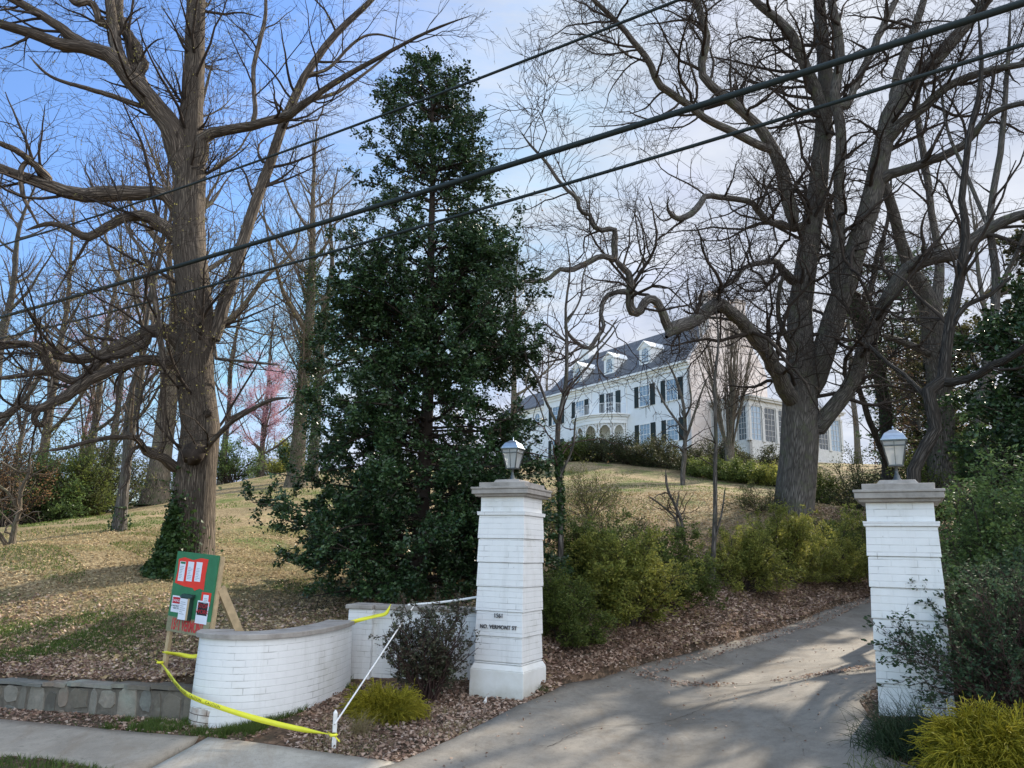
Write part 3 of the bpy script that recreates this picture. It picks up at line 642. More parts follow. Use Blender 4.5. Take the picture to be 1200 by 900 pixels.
# taller straight wall with a pilaster at its left end
wy = math.atan2(TALL[1][1]-TALL[0][1], TALL[1][0]-TALL[0][0]); wl = math.hypot(TALL[1][0]-TALL[0][0], TALL[1][1]-TALL[0][1])
rt = empty('boundary_wall', (TALL[0][0], TALL[0][1], 0), wy, 'straight white brick wall joining the left gate pillar, behind the plum shrub', 'wall')
b = MB(); b.box(0, wl-.04, .05, .30, -.3, .875); b.build('brickwork', M['brick'], rt, uv=True)
b = MB(); b.box(-.02, .29, -.03, .33, -.3, .877); b.build('pilaster', M['brick'], rt, .006, uv=True)
b = MB(); b.box(.293, wl-.04, .015, .335, .876, .925); b.box(-.055, .292, -.06, .36, .878, .928); b.build('coping', M['coping'], rt, .008)

# low stone retaining wall: individually shaped stones in mortar
sroot = empty('retaining_wall', (SW0[0], SW0[1], -.1), math.atan2(SWD[1], SWD[0]), 'low fieldstone retaining wall along the sidewalk, at the left', 'wall')
def swz(s_): q = SW0+SWD*s_; return q
g2 = np.random.default_rng(3); mb = MB(); s_ = 0.
ca = math.atan2(SWD[1], SWD[0])
def top_at(s): return .185-.04*s+(.0 if s < 4 else .03*(s-4))
core = MB(); 
for i in range(60):
    a, b2 = i*.25, i*.25+.2499; core.add([(a,-.32,-.4),(b2,-.32,-.4),(b2,-.006,-.4),(a,-.006,-.4),(a,-.32,top_at(a)+.075),(b2,-.32,top_at(b2)+.075),(b2,-.006,top_at(b2)+.08),(a,-.006,top_at(a)+.08)], [(0,3,2,1),(4,5,6,7),(0,1,5,4),(1,2,6,5),(2,3,7,6),(3,0,4,7)])
core.build('mortar_core', M['mortar'], sroot)
V = []; Fc = []
def stone(x0, x1, z0, z1, dep):
    cx, cz = (x0+x1)/2, (z0+z1)/2; k = 11; pts = []
    for i in range(k):
        a = 2*PI*i/k+g2.uniform(-.2, .2); rx, rz = (x1-x0)/2, (z1-z0)/2
        c, s = math.cos(a), math.sin(a); q = (abs(c)**5+abs(s)**5)**(-1/5)*g2.uniform(.86, 1.04); pts.append((cx+c*q*rx, cz+s*q*rz))
    b = len(V)
    for (x, z) in pts: V.append((x, -.2, z))
    for (x, z) in pts: V.append((x, -.012, z))
    for (x, z) in pts: V.append((cx+(x-cx)*.93, .000+g2.uniform(0, .005), cz+(z-cz)*.93))
    V.append((cx, g2.uniform(-.002, .006), cz))
    for i in range(k):
        j = (i+1) % k; Fc.append((b+i, b+j, b+k+j, b+k+i)); Fc.append((b+k+i, b+k+j, b+2*k+j, b+2*k+i)); Fc.append((b+2*k+i, b+2*k+j, b+3*k))
x = .02
while x < 14:
    w = g2.uniform(.10, .30); t = top_at(x)+.09; zb = -.18-.02*x*.4
    if g2.random() < .55 and w > .13:
        m_ = g2.uniform(.4, .6); zm = zb+(t-zb)*m_
        stone(x, x+w-.015, zb, zm-.008, .315); stone(x, x+w-.015, zm+.008, t+g2.uniform(-.02, .015), .315)
    else: stone(x, x+w-.015, zb, t+g2.uniform(-.03, .02), .315)
    x += w
def capst(x0, x1, z, th):
    b = len(V); k = 8; pts = []
    for i in range(k):
        t = i/(k-1); pts.append((x0+(x1-x0)*t, g2.uniform(.0, .035)))
    P2 = pts+[(x1, -.28), (x0, -.28)]; n = len(P2); t_ = g2.uniform(-.008, .008)
    for (x_, y_) in P2: V.append((x_, y_, z-th))
    for (x_, y_) in P2: V.append((x_, y_-.004, z+t_+g2.uniform(-.003, .003)))
    Fc.append(tuple(range(b, b+n))[::-1]); Fc.append(tuple(range(b+n, b+2*n)))
    for i in range(n): Fc.append((b+i, b+(i+1) % n, b+n+(i+1) % n, b+n+i))
x = .0
while x < 14: w = g2.uniform(.28, .7); capst(x, x+w-.012, top_at(x)+.115, .034); x += w
me = bpy.data.meshes.new('stones'); me.from_pydata(V, [], Fc); me.update()
link('stones', me, M['stone'], sroot)

# ------------------------------------------------------------------ mansion
HU = np.array([-math.cos(R_(57)), math.sin(R_(57))]); HC = (13.6, 57.4)
GZ = 8.7
house = empty('mansion', (HC[0], HC[1], 0), math.atan2(HU[1], HU[0]), 'large white colonial mansion with slate roof, dormers and dark shutters on the hill', 'house')
EV = 16.25; RZ = 20.95; DEP = 9.0; LEN = 18.9
# local: x along facade to the left/far, +y towards the viewer (front), body at y<0
b = MB(); b.box(.0, LEN, -DEP, 0, GZ-1, EV-.02); b.build('wall', M['wwall'], house)
b = MB(); b.box(LEN+.002, 27, -7.5, -.003, GZ-1, 15.55); b.build('wing_wall', M['wwall'], house)
def roof(name, x0, x1, y0, y1, ze, zr, ov=.35, th=.16):
    ym = (y0+y1)/2; b = MB()
    for ya in (y0, y1):
        s = -1 if ya < ym else 1; k = (zr-ze)/(abs(ya-ym)); yo = ya+s*ov; zo = ze-k*ov
        nrm = .0
        b.add([(x0,yo,zo),(x1,yo,zo),(x1,ym-s*.001,zr),(x0,ym-s*.001,zr),(x0,yo,zo-th),(x1,yo,zo-th),(x1,ym-s*.001,zr-th),(x0,ym-s*.001,zr-th)],
              [(0,1,2,3),(4,7,6,5),(0,4,5,1),(1,5,6,2),(2,6,7,3),(3,7,4,0)])
    return b.build(name, M['slate'], house, uv=True)
rf = roof('roof', .32, LEN, -DEP, 0, EV+.35, RZ)
roof('wing_roof', LEN+.35, 27.3, -7.5, 0, 15.8, 18.3)
# gables with parapets
def gable(name, x0, x1, zr, ze, dep, mat, raise_):
    pts = [(0, GZ-1), (0, ze+.1), (-.25, ze+raise_), (-dep/2+1.2, zr+raise_-.9), (-dep/2+1.2, zr+raise_+.1), (-dep/2-1.2, zr+raise_+.1), (-dep/2-1.2, zr+raise_-.9), (-dep+.25, ze+raise_), (-dep, ze+.1), (-dep, GZ-1)]
    return MB().prism(pts, x0, x1, lambda p, t: (t, p[0], p[1])).build(name, mat, house)
gable('gable_wall', -.02, .30, RZ, EV, DEP, M['gable'], .55)
b = MB(); pts = [(0, 15.5), (0, EV+.1), (-DEP/2, RZ+.12), (-DEP, EV+.1), (-DEP, 15.5)]; b.prism(pts, LEN+.01, LEN+.25, lambda p, t: (t, p[0]+.02, p[1])); b.build('left_gable', M['trim'], house)
for y in (-2.9, -6.1):
    b = MB(); b.box(-.06, 1.05, y-.6, y+.6, RZ-2.6, 22.1).box(-.12, 1.11, y-.66, y+.66, 22.101, 22.28).box(-.02, 1.0, y-.55, y+.55, 22.281, 22.42); b.build('chimney', M['gable'], rf)
b = MB(); b.box(17.3, 18.6, -DEP/2-.5, -DEP/2+.5, RZ-1, 22.2); b.build('chimney', M['trim'], rf)
# cornice: stacked mouldings
b = MB(); b.box(-.02, LEN, .003, .10, EV-.55, EV-.30).box(-.05, LEN+.05, .003, .22, EV-.299, EV-.14).box(-.08, LEN+.08, .003, .40, EV-.139, EV+.02); b.build('cornice', M['trim'], house)
b = MB(); b.box(LEN+.3, 27.05, .0, .12, 15.1, 15.3).box(LEN+.3, 27.1, .0, .28, 15.301, 15.5); b.build('wing_cornice', M['trim'], house)
def window(x, z0, z1, w, y=0., shut=True, cols=2, rows=4, pm='pane', parent=None, shw=.52):
    f = MB(); t = .09; pr = parent or house
    f.box(x-w/2-t, x-w/2, y+.003, y+.07, z0-.08, z1+.10).box(x+w/2, x+w/2+t, y+.003, y+.07, z0-.08, z1+.10).box(x-w/2, x+w/2, y+.003, y+.07, z1, z1+.10).box(x-w/2, x+w/2, y+.003, y+.10, z0-.08, z0)
    wn = f.build('window', M['trim'], pr)
    g = MB(); g.box(x-w/2, x+w/2, y+.004, y+.02, z0, z1); g.build('pane', M[pm], wn)
    g = MB()
    for i in range(1, cols+1): xx = x-w/2+i*w/(cols+1); g.box(xx-.009, xx+.009, y+.021, y+.04, z0, z1)
    for j in range(1, rows): zz = z0+j*(z1-z0)/rows; h = .03 if j == rows//2 else .009; g.box(x-w/2, x+w/2, y+.0415, y+.052, zz-h, zz+h)
    g.build('muntins', M['trim'], wn)
    if shut:
        for s in (-1, 1):
            q = MB(); a = x+s*(w/2+t+.01); bb = a+s*shw; lo, hi = min(a, bb), max(a, bb); q.box(lo, hi, y+.003, y+.05, z0-.05, z1+.05)
            q.box(lo, hi, y+.0501, y+.07, z0-.05, z0+.04).box(lo, hi, y+.0501, y+.07, z1-.04, z1+.05).box(lo, lo+.06, y+.0501, y+.068, z0+.0401, z1-.0401).box(hi-.06, hi, y+.0501, y+.068, z0+.0401, z1-.0401)
            for j in range(1, 18): zz = z0+j*(z1-z0)/18; q.box(lo+.061, hi-.061, y+.0501, y+.064, zz-.02, zz+.01)
            q.build('shutter', M['shutter'], pr)
    return wn
for x in (1.9, 5.0, 13.5, 17.1):
    window(x, 13.45, 15.1, 1.15, cols=2); window(x, 10.25, 11.9, 1.15, cols=2)
window(9.35, 13.2, 15.2, .95, shut=False, pm='pane_dk', cols=2, rows=5)
for s in (-1, 1):
    q = MB(); a = 9.35+s*.78; bb = a+s*.58; q.box(min(a, bb), max(a, bb), .003, .06, 13.15, 15.25); q.build('shutter', M['shutter'], house)
# round window in the left wing
b = MB(); n = 24
for i in range(n):
    a0, a1 = 2*PI*i/n, 2*PI*(i+1)/n
    b.add([(20.2+r*math.cos(a), y, 14.4+r*math.sin(a)*1.15) for a in (a0, a1) for r in (.42, .58) for y in (.0, .08)], [(0,1,5,4),(2,6,7,3),(1,3,7,5),(0,4,6,2)])
wn = b.build('round_window', M['trim'], house)
b = MB(); b.add([(20.2+.42*math.cos(2*PI*i/n), .02, 14.4+.48*math.sin(2*PI*i/n)) for i in range(n)], [tuple(range(n))]); b.build('pane', M['pane'], wn)
b = MB(); b.bar((19.8, .04, 14.4), (20.6, .04, 14.4), .03).bar((20.2, .045, 13.95), (20.2, .045, 14.85), .03); b.build('muntins', M['trim'], wn)
window(24.5, 13.1, 14.6, 1., cols=2); window(22.5, 10.3, 11.8, 1., cols=2)
# dormers
def dormer(x):
    k = (RZ-(EV+.35))/(DEP/2); yf = -.55; zb = EV+.35+k*.55; w = .68; h = 1.45; zt = zb+h
    b = MB(); yb_ = yf-h/k-.05
    for s in (-1, 1):
        xa = x+s*w; xb = x+s*(w-.08)
        b.add([(xa,yf,zb-.1),(xa,yf,zt),(xa,yb_,zt),(xb,yf,zb-.1),(xb,yf,zt),(xb,yb_,zt)], [(0,1,2),(3,5,4),(0,3,4,1),(1,4,5,2),(2,5,3,0)])
    b.box(x-w+.081, x-.40, yf-.08, yf, zb-.05, zt).box(x+.40, x+w-.081, yf-.08, yf, zb-.05, zt).box(x-.40, x+.40, yf-.08, yf, zb-.05, zb+.12).box(x-w+.081, x+w-.081, yf-.08, yf, zt-.10, zt-.0)
    d = b.build('dormer', M['trim'], house)
    # gabled pediment roof over it
    zp = zt+.55; yr = yf-(zp-zb)/k-.1
    b = MB()
    for s in (-1, 1):
        b.add([(x+s*(w+.12), yf+.16, zt-.03), (x, yf+.16, zp), (x, yr, zp), (x+s*(w+.12), yb_-.05, zt-.03), (x+s*(w+.12), yf+.16, zt-.13), (x, yf+.16, zp-.1), (x, yr, zp-.1), (x+s*(w+.12), yb_-.05, zt-.13)],
              [(0,1,2,3),(4,7,6,5),(0,4,5,1),(1,5,6,2),(2,6,7,3),(3,7,4,0)])
    b.prism([(x-w-.1, zt-.02), (x+w+.1, zt-.02), (x, zp-.1)], yf-.05, yf+.05, lambda p, t: (p[0], t, p[1])).build('pediment', M['trim'], d)
    b = MB(); pts = [(x-.38, zb+.125), (x+.38, zb+.125)]+[(x+.38*math.cos(a), zt-.45+.38*math.sin(a)) for a in np.linspace(0, PI, 12)]
    b.prism(pts, yf-.045, yf-.03, lambda p, t: (p[0], t, p[1])); b.build('pane', M['pane'], d)
    g = MB()
    for i in (-1, 0, 1): g.box(x+i*.19-.012, x+i*.19+.012, yf-.029, yf-.01, zb+.13, zt-.12)
    for j in range(1, 6): zz = zb+.13+j*.2; g.box(x-.38, x+.38, yf-.0095, yf+.002, zz-.012, zz+.012)
    g.build('muntins', M['trim'], d)
    sp = MB()   # spandrels closing the corners over the arch
    for s in (-1, 1):
        pts = [(x+s*.40, zt-.10), (x, zt-.10)]+[(x+s*.38*math.cos(a), min(zt-.45+.38*math.sin(a), zt-.102)) for a in np.linspace(PI/2, 0, 8)]
        sp.prism(pts, yf-.06, yf+.012, lambda p, t: (p[0], t, p[1]))
    sp.build('arch_trim', M['trim'], d)
for x in (5.5, 10.1, 14.6): dormer(x)
# curved entrance porch with lattice arches and a balcony rail
pc = (10.2, 0.); pr_ = 3.05; k = 28
def arc(r, z, ry=.72): return [(pc[0]+r*math.cos(a), .01+r*ry*math.sin(a), z) for a in np.linspace(0, PI, k)]
def ringbody(mbd, r0, r1, z0, z1):
    A, B, C_, D = arc(r0, z0), arc(r1, z0), arc(r1, z1), arc(r0, z1); vs = A+B+C_+D
    f = []
    for i in range(k-1):
        for a, b2 in ((0, 1), (1, 2), (2, 3), (3, 0)): f.append((a*k+i, a*k+i+1, b2*k+i+1, b2*k+i))
    return mbd.add(vs, f)
b = MB(); ringbody(b, .01, pr_+.05, 12.55, 12.80); ringbody(b, .01, pr_+.22, 12.802, 12.93); ringbody(b, .01, pr_+.36, 12.932, 13.04); ringbody(b, pr_-.25, pr_, 12.25, 12.549)
porch = b.build('porch', M['trim'], house)
b = MB()
for a in np.linspace(.06, PI-.06, 7):
    x, y = pc[0]+pr_*.96*math.cos(a), pr_*.70*math.sin(a)
    for d in (-.13, .13): q = a+d/pr_*1.2; b.bar((pc[0]+pr_*.96*math.cos(q), pr_*.70*math.sin(q)+.01, GZ), (pc[0]+pr_*.96*math.cos(q), pr_*.70*math.sin(q)+.01, 12.25), .07)
    for j in range(12):
        z = GZ+.3+j*.3; s = 1 if j % 2 else -1; q0 = a-.13*s/pr_*1.2; q1 = a+.13*s/pr_*1.2
        b.bar((pc[0]+pr_*.96*math.cos(q0), pr_*.70*math.sin(q0)+.01, z), (pc[0]+pr_*.96*math.cos(q1), pr_*.70*math.sin(q1)+.01, z+.28), .03)
b.build('lattice_column', M['trim'], porch)
b = MB(); an = np.linspace(.06, PI-.06, 7)
for a0, a1 in zip(an[:-1], an[1:]):
    for r_ in (0, .28):
        prev = None
        for t in np.linspace(0, 1, 11):
            a = a0+(a1-a0)*t; z = 11.1+1.05*math.sin(PI*t)**.6+ (.0 if r_ == 0 else .12); p = (pc[0]+pr_*.96*math.cos(a), pr_*.70*math.sin(a)+.01, z)
            if prev: b.bar(prev, p, .05)
            prev = p
    for t in np.linspace(.04, .96, 12):
        a = a0+(a1-a0)*t; z = 11.1+1.05*math.sin(PI*t)**.6; b.bar((pc[0]+pr_*.96*math.cos(a), pr_*.70*math.sin(a)+.01, z), (pc[0]+pr_*.96*math.cos(a), pr_*.70*math.sin(a)+.01, 12.25), .03)
b.build('lattice_arch', M['trim'], porch)
b = MB(); q = arc(pr_-.1, 13.95); q2 = arc(pr_-.1, 13.12)
for i in range(k-1): b.bar(q[i], q[i+1], .035); b.bar(q2[i], q2[i+1], .03)
for a in np.linspace(0.02, PI-.02, 60): b.bar((pc[0]+(pr_-.1)*math.cos(a), .01+(pr_-.1)*.72*math.sin(a), 13.04), (pc[0]+(pr_-.1)*math.cos(a), .01+(pr_-.1)*.72*math.sin(a), 13.95), .016)
b.build('balcony_railing', M['trim'], porch)
b = MB(); b.box(9.7, 10.7, .003, .05, GZ, 11.2); b.build('door', M['shutter'], porch)
for x in (7.2, 11.9):
    b = MB(); b.lathe([(.045, GZ), (.045, EV-.56)], (x, .06), 8); b.build('downspout', M['trim'], house)
# sun room wing on the gable side
sr = empty('sun_room', (HC[0], HC[1], 0), math.atan2(HU[1], HU[0]), 'flat roofed white sun room with tall windows at the right end of the mansion', 'house')
def srwall(A, B, n, zt, z0=9.9):
    """glazed wall from A to B in house plan; the outside is on the right hand going from A to B"""
    L_ = math.hypot(B[0]-A[0], B[1]-A[1]); tx, ty = (B[0]-A[0])/L_, (B[1]-A[1])/L_
    fn = lambda v: (A[0]+tx*v[0]+ty*v[1], A[1]+ty*v[0]-tx*v[1], v[2])
    def mk(b, name, mat, par=sr): return b.xf(fn).build(name, mat, par)
    mk(MB().box(0, L_, -.3, 0, GZ-1.5, z0).box(0, L_, -.3, .02, zt-.55, zt-.2).box(-.22, L_+.22, -.4, .22, zt-.199, zt-.04).box(-.32, L_+.32, -.5, .32, zt-.039, zt+.1), 'entablature', M['trim_grey'])
    dw = L_/n
    for i in range(n+1):
        x = dw*i; mk(MB().box(x-.12, x+.12, -.16, .05, z0+.001, zt-.551).box(x-.16, x+.16, -.18, .08, z0+.001, z0+.15).box(x-.16, x+.16, -.18, .08, zt-.72, zt-.552), 'column', M['trim_grey'])
    for i in range(n):
        a, c = dw*i+.17, dw*(i+1)-.17
        w_ = mk(MB().box(a, a+.06, -.08, -.02, z0+.01, zt-.56).box(c-.06, c, -.08, -.02, z0+.01, zt-.56).box(a+.06, c-.06, -.08, -.02, zt-.63, zt-.56).box(a+.06, c-.06, -.08, -.02, z0+.01, z0+.1), 'window', M['trim_grey'])
        mk(MB().box(a+.06, c-.06, -.07, -.06, z0+.1, zt-.63), 'pane', M['pane_dk'] if (i % 3) else M['pane'], w_)
        f = MB()
        for j in range(1, 3): x = a+.06+j*(c-a-.12)/3; f.box(x-.013, x+.013, -.055, -.03, z0+.1, zt-.63)
        for j in range(1, 6): z = z0+.1+j*(zt-.73-z0)/6; f.box(a+.06, c-.06, -.029, -.022, z-.013, z+.013)
        mk(f, 'muntins', M['trim_grey'], w_)
M['trim_grey'] = plain('weathered_white_trim', (.56, .55, .52), .7, var=.12)
srwall((0, -2.2), (-3.6, -2.2), 3, 13.15); srwall((-3.6, -2.2), (-3.6, -13.4), 7, 13.149)
b = MB(); b.box(-3.2, -.031, -13.3, -2.6, GZ-1.5, 13.05); b.build('core_wall', M['trim_grey'], sr)

# ------------------------------------------------------------------ notice board
bp = atY(189.5, 776, 8.62); bp[2] = h1(bp[0], bp[1])
nb = empty('notice_board', (bp[0], bp[1], bp[2]), -R_(25), 'green painted notice board on wooden posts with red framed permits', 'notice board')
nb.rotation_euler = (0, R_(3.6), -R_(25))
BZ0 = atY(189, 735, 8.6)[2]-bp[2]; BW, BH = .60, .80
b = MB(); b.box(0, .045, .0, .04, -.2, BZ0+BH-.03); b.build('post', M['wood'], nb)
b = MB(); b.box(BW-.025, BW+.02, .0, .05, -.2, BZ0+BH-.01); b.build('post', M['wood'], nb)
b = MB(); b.bar((BW+.012, .055, BZ0+.47), (BW+.12, .62, BZ0-.42), .04, .09); b.build('brace', M['wood'], nb)
b = MB(); b.box(0, BW, -.022, -.001, BZ0+.125, BZ0+BH); b.build('panel', M['green'], nb)
b = MB(); b.box(0, BW, -.022, -.001, BZ0-.03, BZ0+.1245); b.build('lower_panel', M['board_raw'], nb)
fy = -.0235
def sheet(name, x0, x1, z0, z1, mat, y=fy, par=nb, tilt=0, th=.0012):
    b = MB(); cx, cz = (x0+x1)/2, (z0+z1)/2; ca, sa = math.cos(tilt), math.sin(tilt)
    b.box(x0, x1, y-th, y, z0, z1); b.xf(lambda v: (cx+(v[0]-cx)*ca-(v[2]-cz)*sa, v[1], cz+(v[0]-cx)*sa+(v[2]-cz)*ca)); return b.build(name, M[mat], par)
zT = BZ0+BH
g3 = np.random.default_rng(5)
b = MB(); pts = [(.035, zT-.08), (.12, zT-.055), (.25, zT-.075), (.36, zT-.045), (.465, zT-.05), (.455, zT-.21), (.46, zT-.37), (.40, zT-.355), (.33, zT-.385), (.30, zT-.36), (.17, zT-.355), (.03, zT-.33), (.045, zT-.2)]
b.prism(pts, fy-.001, fy, lambda p, t: (p[0], t, p[1])); rp = b.build('red_backing', M['red'], nb)
for i, x in enumerate((.065, .185, .305)):
    pp = sheet('permit', x, x+.085, zT-.305+.008*i, zT-.10+.006*i, 'paper', fy-.0012, rp, .01)
    if i == 0: sheet('heading', x+.01, x+.08, zT-.125, zT-.103, 'green', fy-.0026, rp)
    for j in range(8):
        w = g3.uniform(.03, .06); sheet('print', x+.012, x+.012+w, zT-.155-j*.017, zT-.150-j*.017, 'greyink', fy-.0028, rp)
rb = sheet('red_backing', .44, .575, zT-.52, zT-.385, 'red'); sheet('permit', .47, .545, zT-.515, zT-.41, 'paper', fy-.0012, rb, .02)
for j in range(4): sheet('print', .485, .53, zT-.45-j*.016, zT-.445-j*.016, 'greyink', fy-.0028, rb)
ws = sheet('danger_sign', .03, .20, zT-.63, zT-.46, 'paper'); sheet('danger_band', .04, .19, zT-.54, zT-.475, 'crimson', fy-.0014, ws)
text_obj('danger_text', 'DANGER', .038, M['paper'], ws, (.108, fy-.0028, zT-.522), (PI/2, 0, 0), .0004)
text_obj('danger_lines', 'CONSTRUCTION\nKEEP OUT', .023, M['ink'], ws, (.112, fy-.0028, zT-.572), (PI/2, 0, 0), .0004)
ws = sheet('warning_sign', .40, .565, zT-.705, zT-.475, 'paper', fy-.0003); sheet('warning_field', .413, .553, zT-.62, zT-.49, 'ink', fy-.0016, ws)
text_obj('warning_text', 'STOP\nWORK', .058, M['crimson'], ws, (.483, fy-.003, zT-.545), (PI/2, 0, 0), .0004); sheet('warning_line', .413, .553, zT-.675, zT-.63, 'paper', fy-.0016, ws)
b = MB(); b.box(.205, .345, fy-.055, fy-.001, zT-.69, zT-.46).prism([(fy-.065, zT-.46), (fy-.001, zT-.46), (fy-.001, zT-.425), (fy-.04, zT-.43)], .195, .355, lambda p, t: (t, p[0], p[1])); bxx = b.build('document_box', M['blackbox'], nb, .004)
sheet('box_label', .208, .315, zT-.685, zT-.47, 'paper', fy-.0565, bxx); sheet('label_side', .3155, .342, zT-.685, zT-.465, 'wood', fy-.0565, bxx)
for j in range(7): sheet('print', .22, .22+g3.uniform(.04, .08), zT-.51-j*.02, zT-.504-j*.02, 'greyink', fy-.058, bxx)
text_obj('address_paint', '1561 VERMONT', .155, M['redpaint'], nb, (.30, fy, BZ0+.0), (PI/2, 0, 0), .001, sx=.43, off=.006)

# ------------------------------------------------------------------ stakes, caution tape, rope
stk = onz(391, 878, -.14)
sz = h1(*stk)
b = MB(); b.frus((0, 0), .036, .036, -.15, .30); b.frus((0, 0), .0361, .01, .3001, .325)
o = b.build('stake', M['stakewhite'], None, .002); o.location = (stk[0], stk[1], sz); o.rotation_euler = (R_(2), -R_(1), .3); tag(o, 'white wooden stake by the sidewalk with yellow tape tied round it', 'stake')
def ribbon(name, pts, w, label, text=None, n=90, tw=0., face=(0, -1, 0)):
    P = catmull(pts, n); T = np.gradient(P, axis=0); T /= np.linalg.norm(T, axis=1)[:, None]
    fc = np.array(face, float); s = np.r_[0, np.cumsum(np.linalg.norm(np.diff(P, axis=0), axis=1))]
    U = np.cross(fc, T); U /= np.linalg.norm(U, axis=1)[:, None]; U[U[:, 2] < 0] *= -1
    Nn = np.cross(T, U); t = s/s[-1]; pinch = np.clip(np.minimum(t, 1-t)/.12, .22, 1)*(1-.12*np.abs(np.sin(t*9)))
    ang = tw*np.sin(t*7.); Up = U*np.cos(ang)[:, None]+Nn*np.sin(ang)[:, None]
    half = w/2*pinch; V = np.stack([P-Up*half[:, None], P+Up*half[:, None]], 1).reshape(-1, 3); i = np.arange(n-1)*2
    me = npmesh(name, V, [np.stack([i, i+2, i+3, i+1], 1)]); o = link(name, me, M['tape'], smooth=True); tag(o, label, 'caution tape', 'yellow caution tape round the property corner')
    so = o.modifiers.new('s', 'SOLIDIFY'); so.thickness = .0006; so.offset = 0
    if text:
        c = bpy.data.curves.new('t', 'FONT'); c.body = text; c.size = w*.74; c.space_character = 1.1; q = bpy.data.objects.new('t', c); COL.objects.link(q)
        tm = bpy.data.meshes.new_from_object(q.evaluated_get(bpy.context.evaluated_depsgraph_get())); bpy.data.objects.remove(q)
        co = np.zeros(len(tm.vertices)*3); tm.vertices.foreach_get('co', co); co = co.reshape(-1, 3); x0 = s[-1]*.12
        sx = np.clip(co[:, 0]+x0, 0, s[-1]); keep = True
        cent = np.stack([np.interp(sx, s, P[:, k]) for k in range(3)], 1); UU = np.stack([np.interp(sx, s, Up[:, k]) for k in range(3)], 1); hh = np.interp(sx, s, half)/(w/2)
        NN = np.cross(np.stack([np.interp(sx, s, T[:, k]) for k in range(3)], 1), UU)
        fs = -1 if (NN.mean(0)@(CAMP-P.mean(0))) < 0 else 1
        nv_ = cent+UU*((co[:, 1]-w*.22)*hh)[:, None]+NN*fs*.002; tm.vertices.foreach_set('co', nv_.ravel()); tm.update(); tm.materials.clear(); link('tape_lettering', tm, M['ink'], o)
    return o
tp = [atY(189, 777, 8.58), atY(207, 802, 8.1), atY(222, 815, 7.78), atY(255, 828, 7.62), atY(300, 842, 7.50), atY(345, 853, 7.36), atY(389, 861, 7.17)]
ribbon('caution_tape', tp, .050, 'yellow caution tape with black lettering running low past the curved wall to the white stake', 'CAUTION — CAUTION    CAUTION — CAUTION    CAUTION', tw=.25)
ribbon('caution_tape', [atY(190, 764, 8.58), atY(210, 767, 8.5), atY(229, 769, 8.45), atY(250, 762, 8.6)], .045, 'short yellow tape from the notice board post to behind the curved wall', tw=.6)
ribbon('caution_tape', [atY(392, 738, 9.35)+np.array([0, 0, .03]), atY(416, 728, 9.62), atY(440, 722, 9.66), atY(452, 719, 9.65), atY(458, 708, 9.66)], .05, 'yellow tape stretched across the corner of the taller white brick wall', tw=.7)
for px, py, Y in ((188, 776, 8.57), (391, 861, 7.16)):
    b = MB(); c = atY(px, py, Y)
    for k in range(5): b.lathe([(.02+.012*random.random(), -.012), (.034, 0), (.022, .012)], (random.uniform(-.008, .008), random.uniform(-.008, .008)), 9)
    b.bar((0, 0, 0), (.06, -.02, -.05), .018, .003).bar((0, 0, 0), (-.05, -.03, .03), .02, .003)
    o = b.build('tape_knot', M['tape']); o.location = c; tag(o, 'knot of yellow tape tied round the '+('white stake' if px > 300 else 'notice board post'), 'tape knot')
rp_ = [atY(392, 849, 7.16), atY(430, 792, 7.85), atY(463, 742, 8.7), atY(487, 707, 9.55)]
P = catmull(rp_, 40)[None]; o = link('rope', tubes([(P, np.full((1, 40), .008), 6)], 'rope'), M['rope'], smooth=True); tag(o, 'white rope rising from the white stake over the brick wall', 'rope')
rp_ = [atY(478, 709, 9.58), atY(515, 706, 9.55), atY(545, 702, 9.45), atY(563, 699, 9.3)]
P = catmull(rp_, 30)[None]; o = link('rope', tubes([(P, np.full((1, 30), .014), 7)], 'rope'), M['rope'], smooth=True); tag(o, 'white rope along the top of the straight wall, fixed to the left gate pillar', 'rope')
# small white marker tag lying on the leaves by the left pillar
b = MB(); b.frus((0, 0), .05, .008, -.01, .07, .02, .006); o = b.build('survey_marker', M['stakewhite']); q = onz(568, 826, -.03); o.location = (q[0], q[1], h1(*q)); o.rotation_euler = (.1, .2, .4); tag(o, 'small white plastic marker in the leaves before the left pillar', 'marker')

# ------------------------------------------------------------------ overhead cables
def cable(p0, pm, p1, H0, Hm, H1, r, label):
    A, B, C_ = atZ(*p0, H0), atZ(*pm, Hm), atZ(*p1, H1)
    u = (B-A)[:2]@(C_-A)[:2]/((C_-A)[:2]@(C_-A)[:2]); P = []
    for t in np.linspace(-.6, 1.5, 120):
        q = A*(1-t)+C_*t; l = A[2]*(1-u)+C_[2]*u; sag = (B[2]-l)/(u*(1-u)+1e-9); q = q.copy(); q[2] += sag*t*(1-t) if 0 <= t <= 1 else sag*t*(1-t)*.6; P.append(q)
    P = np.array(P)[None]; o = link('power_cable', tubes([(P, np.full((1, 120), r), 8)], 'power_cable'), M['cable'], smooth=True); tag(o, label, 'cable', 'overhead cables crossing the sky')
def linfix(p0, pm, p1, H):
    # middle height such that the middle lies over the straight plan line
    A, C_ = atZ(*p0, H), atZ(*p1, H); d = ray(*pm); n_ = np.array([-(C_-A)[1], (C_-A)[0]]); k = ((A-CAMP)[:2]@n_)/(d[:2]@n_); return float((CAMP+d*k)[2])
for p0, pm, p1, H, r, lb in (((0, 372), (560, 205), (1200, 3), 6.4, .036, 'thick black cable bundle, the lowest sloping line but one across the trees'),
                             ((0, 397), (560, 246), (1200, 52), 6.1, .021, 'thinner black cable just below the thick cable bundle'),
                             ((0, 288), (400, 153), (795, 0), 7.4, .017, 'thin black cable highest in the sky, leaving the frame at top centre')):
    cable(p0, pm, p1, H, linfix(p0, pm, p1, H), H, r, lb)

